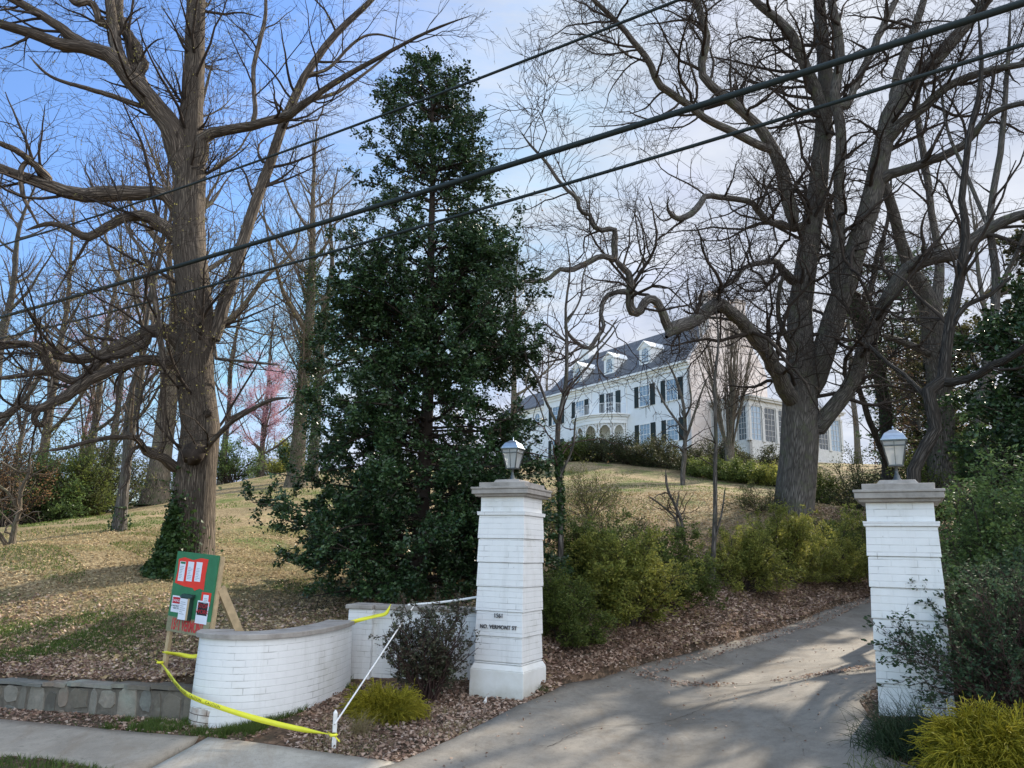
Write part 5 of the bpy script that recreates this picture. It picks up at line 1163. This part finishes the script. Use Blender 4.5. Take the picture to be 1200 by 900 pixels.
# ------------------------------------------------------------------ holly
def holly():
    g = np.random.default_rng(42); bx, by = -1.42, 12.5; zb = h1(bx, by)-.1; top = 10.55; H = top-zb
    root = empty('holly_tree', (bx, by, zb), 0, 'tall dark evergreen holly standing behind the white brick walls', 'tree')
    tp = catmull([(0, 0, 0), (.03, 0, H*.3), (-.03, 0, H*.6), (-.08, 0, H*.8), (-.22, 0, H)], 40); tr = np.linspace(.14, .012, 40)
    link('trunk', tubes([(tp[None], tr[None], 12)], 'trunk'), M['bark_twig'], root, smooth=True)
    prof_h = np.array([0, .1, .25, .4, .5, .6, .68, .75, .80, .85, .90, .95, 1.]); prof_r = np.array([2.2, 2.35, 2.15, 1.95, 1.75, 1.5, 1.28, 1.12, 1.2, 1.12, .80, .48, .14])
    nb_ = 330; hh = np.sort(g.uniform(.01, .985, nb_)**1.08); a = np.arange(nb_)*2.399+g.normal(0, .3, nb_)
    # whorled layers with gaps towards the top
    gap = np.sin(hh*H*3.6+1.2); keep = ~((hh > .62) & (gap < -.55)); hh = hh[keep]; a = a[keep]; gap = gap[keep]
    nb_ = len(hh); Lb = np.interp(hh, prof_h, prof_r)*g.uniform(.66, 1.14, nb_)
    Lb = Lb*(1+.04*np.clip(-np.cos(a), 0, 1)*(hh < .12)*(1))
    k = 9; P = np.empty((nb_, k, 3)); P[:, 0] = np.stack([np.interp(hh, np.linspace(0, 1, 40), tp[:, i]) for i in range(3)], 1)
    el = np.where(hh < .3, .05, .28)+g.normal(0, .12, nb_); d = np.stack([np.cos(a)*np.cos(el), np.sin(a)*np.cos(el), np.sin(el)], 1)
    for q in range(1, k):
        P[:, q] = P[:, q-1]+d*(Lb/(k-1))[:, None]; d = d+g.normal(0, .09, (nb_, 3))+np.array([0, 0, -.03]); d /= np.linalg.norm(d, axis=1)[:, None]
    R = np.linspace(1, .2, k)[None]*(.012+.016*(Lb/2))[:, None]
    Q, RQ = grow(P, R, 5.2, (.3, .95), ang=(35, 70), rf=.6, k=6, wob=.14, up=.0, rmin=.003, t0=.25, gen=g)
    Q2, RQ2 = grow(Q, RQ, 5.0, (.12, .34), ang=(30, 65), rf=.7, k=4, wob=.12, up=.02, rmin=.0022, gen=g)
    link('branches', tubes([(P, R, 5), (Q, RQ, 4), (Q2, RQ2, 3)], 'branches'), M['bark_twig'], root)
    zz = zb
    p1, d1 = scatter_on(Q, 110000, .035, g, .2); p2, d2 = scatter_on(Q2, 190000, .032, g, .1); pos = np.vstack([p1, p2]); d = np.vstack([d1, d2])
    hrel = pos[:, 2]/H; keep = g.random(len(pos)) < np.interp(hrel, [0, .5, .7, 1], [1, .9, .62, .7]); keep &= pos[:, 2] > .02
    leafobj('foliage', pos[keep], .064, M['holly'], root, dirs=d[keep]+g.normal(0, .8, (keep.sum(), 3)), gen=g)
holly()

# ------------------------------------------------------------------ shrubs
def shrub(name, x, y, rx, ry, h, n, size, mat, label, catg='shrub', group=None, stems=26, twigs=14, seed=1, bark='bark_twig', low=.12, jit=.035, base_r=.12, zoff=0, l2=(.15, .45), twig2=True, tl=(.2, .55), ang=(20, 60), aspect=.5, sparse=0, top=1., droop=0, bark_r=.010):
    g = np.random.default_rng(seed); z = h1(x, y)+zoff; root = empty(name, (x, y, z), 0, label, catg, group)
    a = g.uniform(0, 2*PI, stems); e = np.arccos(g.uniform(low, 1, stems)); rad = g.uniform(.72, 1.05, stems)
    tipp = np.stack([np.cos(a)*np.sin(e)*rx, np.sin(a)*np.sin(e)*ry, np.cos(e)*h*top], 1)*rad[:, None]
    b0 = np.stack([np.cos(a)*base_r*g.uniform(.2, 1, stems)*rx, np.sin(a)*base_r*g.uniform(.2, 1, stems)*ry, np.full(stems, -.05)], 1)
    k = 8; t = np.linspace(0, 1, k)[None, :, None]; mid = b0*.45+tipp*.55; mid[:, :2] *= .82; mid[:, 2] *= 1.12
    P = (1-t)**2*b0[:, None]+2*t*(1-t)*mid[:, None]+t**2*tipp[:, None]; P[:, 1:-1] += g.normal(0, .02*h, (stems, k-2, 3)); R = np.linspace(1, .35, k)[None]*np.full((stems, 1), bark_r)*(.6+h*.4)
    s = min(rx, h); Q, RQ = grow(P, R, 0, (tl[0]*s, tl[1]*s), n=stems*twigs, ang=ang, rf=.6, k=5, wob=.14, up=.04-droop, rmin=.0025, t0=.25, gen=g, shrink=.3)
    grp = [(P, R, 5), (Q, RQ, 3)]; last = Q
    if twig2: Q2, RQ2 = grow(Q, RQ, 0, (l2[0]*s*.6, l2[1]*s*.6), n=len(Q)*3, ang=(25, 60), rf=.7, k=4, wob=.12, up=.04-droop, rmin=.002, gen=g); grp.append((Q2, RQ2, 3)); last = Q2
    link('stems', tubes(grp, 'stems'), M[bark], root)
    if n:
        pos, d = scatter_on(last, n, jit, g, .2); keep = pos[:, 2] > .0; pos = pos[keep]; d = d[keep]
        leafobj('foliage', pos, size, M[mat], root, dirs=d+g.normal(0, .5, d.shape), gen=g, aspect=aspect, droop=droop*2)
    return root
AZ = 'azalea shrubs along the driveway bank'
def azl(px, py, Y, w, h, n, mat, label, seed, size=.048, **kw):
    n = int(n*1.7)
    q = atY(px, py, Y); shrub('azalea_shrub', float(q[0]), Y, w, w*.8, h, n, size, mat, label, 'shrub', AZ, stems=30, twigs=15, seed=seed, tl=(.20, .48), jit=.028, low=.05, **kw)
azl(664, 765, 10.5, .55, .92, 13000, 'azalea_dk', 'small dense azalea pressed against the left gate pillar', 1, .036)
azl(735, 730, 11.9, 1.0, 1.35, 19000, 'azalea', 'broad yellow-green azalea, nearest the drive right of the slender tree', 2)
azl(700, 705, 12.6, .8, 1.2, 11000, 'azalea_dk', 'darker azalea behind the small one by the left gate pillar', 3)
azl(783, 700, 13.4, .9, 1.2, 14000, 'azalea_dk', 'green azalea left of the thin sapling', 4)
azl(868, 680, 15.6, .95, 1.25, 13000, 'azalea', 'azalea just right of the thin sapling', 5, .046)
azl(915, 664, 17.2, 1.25, 1.45, 17000, 'azalea', 'wide yellow azalea below the oak trunk', 6, .05)
azl(972, 652, 18.6, 1.2, 1.35, 16000, 'azalea', 'azalea between the oak trunk and the right gate pillar', 7, .05)
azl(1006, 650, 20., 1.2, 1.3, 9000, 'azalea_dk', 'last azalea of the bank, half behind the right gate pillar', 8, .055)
# thin brown-green bushes on the slope
for px, py, Y, w, h, n, sd, lab in ((712, 640, 15.5, 1.1, 1.25, 3600, 21, 'thin twiggy olive bush on the slope above the azaleas'), (640, 615, 17, .9, 1.0, 2600, 22, 'small open olive bush behind the left gate pillar'), (690, 585, 21, 1.3, 1.3, 3600, 23, 'sparse bush on the slope below the mansion hedge'), (893, 608, 22, 1.0, .7, 2800, 24, 'low yellow-green bush at the left foot of the oak')):
    q = atY(px, py, Y); shrub('open_bush', float(q[0]), Y, w, w*.8, h, n, .05, 'olive', lab, 'shrub', 'open bushes on the slope', stems=26, twigs=12, seed=sd, jit=.05)
# hedge along the house
HG = 'hedge shrubs in front of the mansion'
k_ = 0
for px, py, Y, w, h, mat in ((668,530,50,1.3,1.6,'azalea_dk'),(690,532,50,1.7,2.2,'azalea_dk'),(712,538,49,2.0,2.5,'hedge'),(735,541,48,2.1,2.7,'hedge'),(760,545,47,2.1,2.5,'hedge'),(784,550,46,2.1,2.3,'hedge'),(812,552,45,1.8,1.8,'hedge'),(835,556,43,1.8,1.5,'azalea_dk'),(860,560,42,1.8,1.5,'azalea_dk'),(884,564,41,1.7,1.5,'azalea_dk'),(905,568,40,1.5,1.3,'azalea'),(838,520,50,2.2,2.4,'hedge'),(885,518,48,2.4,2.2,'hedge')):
    lab = ['leftmost hedge shrub by the mansion corner','second hedge shrub from the left, yellow-green','dark hedge shrub left of the porch','tall dark hedge shrub under the porch','dark hedge shrub just right of the porch','dark hedge shrub under the right windows','low dark hedge shrub at the facade corner','low hedge shrub left of the broom-like tree foot','low green hedge shrub at the broom-like tree foot','green hedge shrub right of the broom-like tree foot','yellow hedge shrub beside the oak trunk','dark shrub before the sun room link','dark shrub below the sun room windows'][k_]; k_ += 1
    q = atY(px, py, Y); shrub('hedge_shrub', float(q[0]), Y, w, w*.8, h*.74, 7000, .11, mat, lab, 'shrub', HG, stems=30, twigs=10, seed=30+k_, jit=.12, twig2=False, tl=(.15, .4), bark_r=.02)
for px, py, Y, w, h, mat, n, lab, sd in ((1000,560,30,1.5,2.3,'olive',5200,'pale flowering shrub right of the oak before the sun room',51),(1040,570,27,1.6,2.1,'hedge',7000,'grey-green shrub right behind the right gate lantern',52),(960,578,31,1.2,1.3,'azalea_dk',3600,'low green shrub at the right foot of the oak',53),(1075,560,24,1.3,2.4,'azalea_dk',6000,'leafy shrub behind the right gate pillar cap',54)):
    q = atY(px, py, Y); shrub('garden_shrub', float(q[0]), Y, w, w, h, n, .085, mat, lab, 'shrub', 'garden shrubs right of the oak', seed=sd, jit=.1, twig2=False, bark_r=.02)
# left hedge beyond the lawn
LH = 'bushes along the left edge of the lawn'
for i, (px, py, Y, w, h, mat, n, lab) in enumerate(((44,612,25,1.5,2.1,'lush',9000,'rounded dark green bush left in the row beyond the lawn'),(78,606,26,1.7,2.4,'azalea_dk',9000,'round green bush in the middle of the row beyond the lawn'),(112,600,27,1.7,2.9,'olive',8500,'tall yellow-green bush near the twin-stem tree'),(5,618,24,1.8,3.0,'russet',4200,'brown twiggy thicket at the left edge'),(70,590,32,2.6,3.8,'olive',6500,'tall thin olive bush behind the round ones'),(140,585,34,2.,2.8,'olive',4000,'far olive bush behind the twin-stem tree'),(-20,600,27,2.4,3.4,'hedge',5500,'dark thicket beyond the left frame edge'),(20,580,36,3.,4.6,'russet',4000,'brown distant thicket at the far left'))):
    q = atY(px, py, Y); shrub('lawn_bush', float(q[0]), Y, w, w, h, n, .085 if Y < 30 else .11, mat, lab, 'shrub', LH, seed=60+i, jit=.08, twig2=False, bark_r=.016)
for i, (px, Y, w, h, mat, lab) in enumerate(((268,44,2.0,2.9,'lush','dark green bush on the ridge right of the big trunk'),(335,47,1.3,2.3,'azalea','pale green bush on the ridge beside the holly'),(215,48,2.5,2.4,'hedge','dark bush on the ridge behind the big trunk'),(320,52,2.2,2.3,'olive','olive bush on the ridge behind the pink tree'))):
    q = atY(px, 570, Y); shrub('ridge_bush', float(q[0]), Y, w, w, h, 6000, .12, mat, lab, 'shrub', 'bushes on the ridge', seed=80+i, jit=.1, twig2=False, bark_r=.02)
# plum-coloured shrub before the wall
shrub('plum_shrub', -.86, 9.0, .70, .50, 1.12, 9000, .036, 'plum', 'dark purplish shrub fanning out before the straight brick wall', stems=58, twigs=12, seed=91, low=.50, base_r=.10, jit=.012, tl=(.14, .38), l2=(.08, .26), bark='twig_red', bark_r=.008, aspect=.55)
shrub('plum_shrub', 4.28, 6.75, 1.12, .75, 1.12, 20000, .036, 'teal', 'dark blue-green shrub leaning past the right gate pillar', stems=78, twigs=13, seed=92, low=.0, base_r=.14, jit=.014, tl=(.14, .40), l2=(.08, .24), bark='twig_red', bark_r=.008, aspect=.55)
# golden thread-leaf shrubs
def golden(x, y, rx, ry, h, n, label, seed):
    g = np.random.default_rng(seed); z = h1(x, y)-.02; root = empty('golden_shrub', (x, y, z), 0, label, 'shrub', 'golden thread-leaf shrubs'); st = 60
    a = g.uniform(0, 2*PI, st); e = np.arccos(g.uniform(.1, 1, st)); tip = np.stack([np.cos(a)*np.sin(e)*rx, np.sin(a)*np.sin(e)*ry, np.cos(e)*h], 1)*g.uniform(.6, .95, st)[:, None]
    t = np.linspace(0, 1, 7)[None, :, None]; P = t*tip[:, None]*np.array([1, 1, 1]); P[:, :, 2] += (np.sin(t[..., 0]*PI)*.12*h)
    R = np.full((st, 7), .006); link('stems', tubes([(P, R, 4)], 'stems'), M['bark_twig'], root)
    Q, RQ = grow(P, R, 0, (.12, .26), n=n, ang=(15, 70), rf=.6, k=7, wob=.10, up=-.16, rmin=.0022, t0=.35, gen=g, shrink=.2); RQ[:] = .0030
    Q = Q[Q[:, :, 2].min(1) > -.02]; RQ = RQ[:len(Q)]
    Q2, R2 = grow(Q, RQ, 0, (.04, .10), n=len(Q)*5, ang=(20, 50), rf=.9, k=4, wob=.1, up=-.12, rmin=.0022, t0=.1, gen=g); R2[:] = .0022
    link('thread_foliage', tubes([(Q, RQ, 3), (Q2, R2, 3)], 'thread_foliage'), M['gold'], root)
    return root
golden(-1.22, 8.35, .46, .32, .24, 1900, 'low golden-yellow shrub before the joint of the two white walls', 1)
_g = onz(1150,880,.33)
golden(_g[0]+.16, _g[1]+.06, .52, .44, .44, 6200, 'golden-yellow drooping shrub in the bottom right corner', 2)
# strap-leaved clumps
def clump(x, y, n, L0, L1, label, seed, mat='mondo', r=.0035, spread=.14):
    g = np.random.default_rng(seed); z = h1(x, y); root = empty('strap_leaf_clump', (x, y, z), 0, label, 'plant', 'strap-leaved clumps')
    a = g.uniform(0, 2*PI, n); el = g.uniform(.5, 1.45, n); d = np.stack([np.cos(a)*np.cos(el), np.sin(a)*np.cos(el), np.sin(el)], 1); P = np.empty((n, 7, 3)); P[:, 0] = np.c_[g.normal(0, spread, (n, 2)), np.zeros(n)]
    L_ = g.uniform(L0, L1, n)/6
    for k in range(1, 7): P[:, k] = P[:, k-1]+d*L_[:, None]; d = d+np.array([0, 0, -.22]); d /= np.linalg.norm(d, axis=1)[:, None]
    R = np.linspace(1, .25, 7)[None]*np.full((n, 1), r); P[:, :, 2] = np.maximum(P[:, :, 2], .004); link('blades', tubes([(P, R, 3)], 'blades'), M[mat], root)
q1_ = onz(1056,858,.27); q2_ = onz(1048,884,.2); q3_ = onz(1150,898,.33)
clump(q1_[0], q1_[1], 620, .2, .40, 'dark strap-leaved clump at the foot of the right gate pillar', 1)
clump(q2_[0], q2_[1], 260, .12, .24, 'small green clump in front of the strap-leaved one', 2, 'grass')
clump(q1_[0]+.2, q1_[1]+.15, 220, .28, .42, 'taller strap-leaved clump close to the right pillar base', 5)
clump(-1.36, 7.75, 160, .12, .26, 'straw-coloured clump right of the white stake', 3, 'drygrass', .002, .06)
clump(.42, 9.25, 60, .06, .14, 'tiny weed at the left pillar corner by the drive', 4, 'grass', .002, .03)

# right-hand evergreens
def evergreen(name, x, y, H, w, n, size, mat, label, seed, el=.35, prof=None):
    g = np.random.default_rng(seed); zb = h1(x, y)-.1; root = empty(name, (x, y, zb), 0, label, 'tree', 'evergreens on the right'); tp = catmull([(0, 0, 0), (.1, 0, H*.4), (0, .1, H)], 30)
    link('trunk', tubes([(tp[None], np.linspace(.035*w+.06, .015, 30)[None], 10)], 'trunk'), M['bark_oak'], root, smooth=True)
    nb_ = 150; hh = np.sort(g.uniform(.06, .98, nb_)); a = g.uniform(0, 2*PI, nb_); Lb = w*np.sqrt(np.clip(1-(hh-.35)**2/.45, .05, 1))*g.uniform(.55, 1.1, nb_)
    P = np.empty((nb_, 8, 3)); P[:, 0] = np.stack([np.interp(hh, np.linspace(0, 1, 30), tp[:, i]) for i in range(3)], 1); e = el+g.normal(0, .2, nb_); d = np.stack([np.cos(a)*np.cos(e), np.sin(a)*np.cos(e), np.sin(e)], 1)
    for q in range(1, 8): P[:, q] = P[:, q-1]+d*(Lb/7)[:, None]; d = d+g.normal(0, .12, (nb_, 3)); d /= np.linalg.norm(d, axis=1)[:, None]
    R = np.linspace(1, .2, 8)[None]*(.012+.01*Lb)[:, None]; Q, RQ = grow(P, R, 2.6, (.3*w*.5, w*.5), ang=(30, 70), k=6, wob=.15, up=0, rmin=.004, t0=.25, gen=g)
    link('branches', tubes([(P, R, 5), (Q, RQ, 3)], 'branches'), M['bark_twig'], root); pos, dd = scatter_on(Q, n, .07, g, .2); leafobj('foliage', pos, size, M[mat], root, dirs=dd+g.normal(0, .7, dd.shape), gen=g, aspect=.55)
evergreen('magnolia_tree', 10.2, 14.6, 6.2, 1.7, 30000, .105, 'holly', 'dark glossy evergreen at the right edge above the shrubs', 1)
evergreen('magnolia_tree', 10.1, 15.6, 4.2, 1.3, 21000, .09, 'lush', 'green evergreen at the right edge below the dark glossy one', 2)
evergreen('holly_tree', 14.2, 24.5, 7.6, 1.9, 14000, .12, 'hedge', 'dark conifer between the crooked tree and the ivy clad tree', 3)
evergreen('conifer_tree', 15.8, 20.6, 9.8, 2.5, 34000, .17, 'hedge', 'unseen conifer added beyond the right frame edge to shade the driveway', 6)  # unseen tree, added to cut down the sun patches on the driveway
evergreen('conifer_tree', 19.6, 37, 12.5, 3., 15000, .16, 'teal', 'distant dark conifer behind the oak and lantern', 4)
evergreen('brown_leaf_tree', 16.6, 31, 7.0, 1.9, 6500, .13, 'russet', 'tree still holding brown leaves right of the oak', 5)
for i, (x, y, w, h, n, mat, lab) in enumerate(((5.7, 9.3, 1.15, 1.9, 21000, 'lush', 'arching green shrub right behind the right gate pillar'), (6.5, 8.5, 1.3, 2.1, 21000, 'lush', 'big arching green shrub at the right edge'), (7.2, 10.2, 1.5, 2.8, 19000, 'lush', 'tall leafy shrub at the right edge behind the arching one'), (5.1, 7.8, .75, 1.2, 9000, 'teal', 'dark low shrub between the right pillar and the arching shrub'))):
    shrub('arching_shrub', x, y, w, w*.9, h, n, .055, mat, lab, 'shrub', 'arching shrubs at the right', stems=44, twigs=14, seed=200+i, jit=.035, droop=.03)

# ------------------------------------------------------------------ fallen leaves, grass
def valid(x, y, keep_drive=False):
    v = np.ones(len(x), bool)
    if not keep_drive: v &= ~inside(poly_drive, x, y)
    v &= ~inside(poly_walk, x, y); return v
def scatter_leaves(name, n, sampler, size, mat, flat=1.6, lift=.01, keep_drive=False, lbl=None):
    x, y = sampler(n); v = valid(x, y, keep_drive); x, y = x[v], y[v]; z = hz(x, y)+und_at(x, y)+np.abs(rng.normal(0, lift, len(x)))+.006+(.012 if keep_drive else 0)
    C = np.stack([x, y, z], 1); V, F_ = leaves(C, size, aspect=.6, flat=.75, fold=.35); tag(link(name, npmesh(name, V, [F_]), M[mat]), kind='stuff', label=lbl)
def und_at(x, y): return np.sin(x*1.7+y*.6)*np.sin(y*1.3-x*.4)*.025*np.clip((y-9.5)/3, 0, 1)
def band(n, off0, off1, i0=20, i1=118):
    k = rng.integers(i0, i1, n); o = rng.uniform(0, 1, n)**1.5*(off1-off0)+off0; T = LE[k]-LE[k-1]; T /= np.linalg.norm(T, axis=1)[:, None]; p = LE[k]+(LE[k]-LE[k-1])*rng.uniform(-1, 0, n)[:, None]+np.stack([-T[:, 1], T[:, 0]], 1)*o[:, None]; return p[:, 0], p[:, 1]
scatter_leaves('fallen_leaves', 70000, lambda n: band(n, -.12, 2.6, 24, 110), .064, 'litter', lift=.026)
scatter_leaves('fallen_leaves', 5200, lambda n: band(n, -.45, .05, 22, 110), .045, 'litter', lift=.006, keep_drive=True)
def bedreg(n):
    x = rng.uniform(-2.0, .75, n); y = rng.uniform(6.7, 9.6, n); m_ = y < np.interp(x, bx_, by_)-.12; return x[m_], y[m_]
scatter_leaves('fallen_leaves', 9000, lambda n: (rng.uniform(.4, 2.6, n), rng.uniform(9.15, 12.2, n)), .06, 'litter', lift=.02)
scatter_leaves('fallen_leaves', 700, lambda n: (rng.uniform(-1, 6.5, n), rng.uniform(6.6, 13, n)), .035, 'litter', lift=.002, keep_drive=True)
_j = np.array([onz(728,793,.06), onz(830,803,.08), onz(920,810,.08), onz(1015,814,.08)])
scatter_leaves('fallen_leaves', 380, lambda n: (lambda t: (np.interp(t, [0, 1, 2, 3], _j[:, 0])+rng.normal(0, .10, n), np.interp(t, [0, 1, 2, 3], _j[:, 1])+rng.normal(0, .09, n)))(np.where(rng.random(n) < .5, rng.normal(.8, .25, n), rng.normal(2.6, .3, n))), .04, 'litter', lift=.003, keep_drive=True)
scatter_leaves('fallen_leaves', 9000, bedreg, .048, 'litter', lift=.010)
def verge(n):
    x = rng.uniform(-9, -2, n); d = rng.uniform(0, .75, n)**1.6; return x, np.interp(x, bx_, by_)-.2-d
scatter_leaves('fallen_leaves', 3500, verge, .045, 'litter', lift=.008)
def lawnreg(x0, x1, y0, y1):
    def f(n):
        y = y0+(y1-y0)*rng.uniform(0, 1, n)**1.4; x = rng.uniform(x0, x1, n)*(y/y1*.8+.2)*1.0; m_ = y > np.interp(x, bx_, by_)+.02; return x[m_], y[m_]
    return f
scatter_leaves('fallen_leaves', 30000, lawnreg(-14, 1, 8, 19), .055, 'litter_tan', lift=.012)
scatter_leaves('fallen_leaves', 5000, lambda n: (lambda x: (x, np.interp(x, bx_, by_)+rng.uniform(.0, .5, n)))(rng.uniform(-9, -3, n)), .05, 'litter', lift=.012)
scatter_leaves('fallen_leaves', 11000, lawnreg(-9, .5, 8.2, 12), .055, 'litter', lift=.014)
scatter_leaves('fallen_leaves', 26000, lambda n: (rng.uniform(0.8, 11, n), rng.uniform(11, 30, n)), .075, 'litter_tan', lift=.015)
scatter_leaves('fallen_leaves', 7000, lambda n: (rng.uniform(3, 7, n), rng.uniform(5.2, 10, n)), .045, 'litter', lift=.010)
def blades(name, x, y, h, mat, w=.006, lbl=None):
    v = valid(x, y); x, y = x[v], y[v]; n = len(x); z = hz(x, y)+und_at(x, y)-.005; a = rng.uniform(0, 2*PI, n); hh = h*rng.uniform(.4, 1.2, n); ln = rng.normal(0, .45, (n, 2))*hh[:, None]
    b = np.stack([x, y, z], 1); s = np.stack([np.cos(a), np.sin(a), 0*a], 1)*w/2*(1+rng.random(n))[:, None]; tip = b+np.c_[ln, hh]
    V = np.stack([b-s, b+s, tip], 1).reshape(-1, 3); I = np.arange(n)[:, None]*3+np.array([[0, 1, 2]]); tag(link(name, npmesh(name, V, [I])), kind='stuff', label=lbl).data.materials.append(M[mat])
def patchy(x, y, sc=1.3, th=.1): f = np.sin(x*sc+1.3*np.sin(y*sc*.7))*np.cos(y*sc*1.1+np.sin(x*.9)); return f > th
def gs(n, x0, x1, y0, y1, th=.1, sc=1.3, below=False):
    y = rng.uniform(y0, y1, n); x = rng.uniform(x0, x1, n); yb = np.interp(x, bx_, by_); m_ = patchy(x, y, sc, th)&((y < yb-.2) if below else (y > yb+.2)); return x[m_], y[m_]
blades('grass', *gs(90000, -13, -3, 8.4, 22, .42), .05, 'grass', .012)
blades('grass', *gs(70000, -12, 0, 8.4, 20, -.3, 2.1), .045, 'drygrass', .010)
x_ = rng.normal(-6.0, .9, 16000); y_ = rng.normal(10.0, .55, 16000); m_ = patchy(x_, y_, 3, -.2)&(y_ > np.interp(x_, bx_, by_)+.3); blades('grass', x_[m_], y_[m_], .06, 'grass', .010)
blades('grass', *gs(36000, -22, -4, 18, 40, .2, .6), .06, 'grass', .022)
blades('grass', *gs(22000, 1, 16, 20, 44, .1, .8), .06, 'grass', .022)
tf = np.r_[rng.normal(-2.3, .35, 26), rng.normal(-3.2, .5, 20), rng.uniform(-3.7, -1.9, 12)]; tx = tf[rng.integers(0, len(tf), 7500)]; ty = (tf*37.7 % 1)**1.5*.34; ty = ty[np.searchsorted(np.sort(tf), tx) % len(ty)]; x = tx+rng.normal(0, .045, len(tx)); y = np.interp(x, bx_, by_)-.22-ty-np.abs(rng.normal(0, .05, len(x))); blades('grass', x, y, .075, 'grass', .006)
x, y = gs(9000, -9, -1, 6.5, 9.9, .2, 3.1, True); blades('grass', x, y, .04, 'grass', .006)
x = rng.uniform(-1.8, .4, 6500); y = rng.uniform(7.0, 8.8, 6500); m_ = patchy(x, y, 4, .1); blades('grass', x[m_], y[m_], .05, 'drygrass', .005)
x = rng.uniform(-6, -2.6, 9000); y = np.interp(x, np.array(swf)[:, 0], np.array(swf)[:, 1])-rng.uniform(.02, 1.2, 9000); blades('grass', x, y, .055, 'grass', .007)
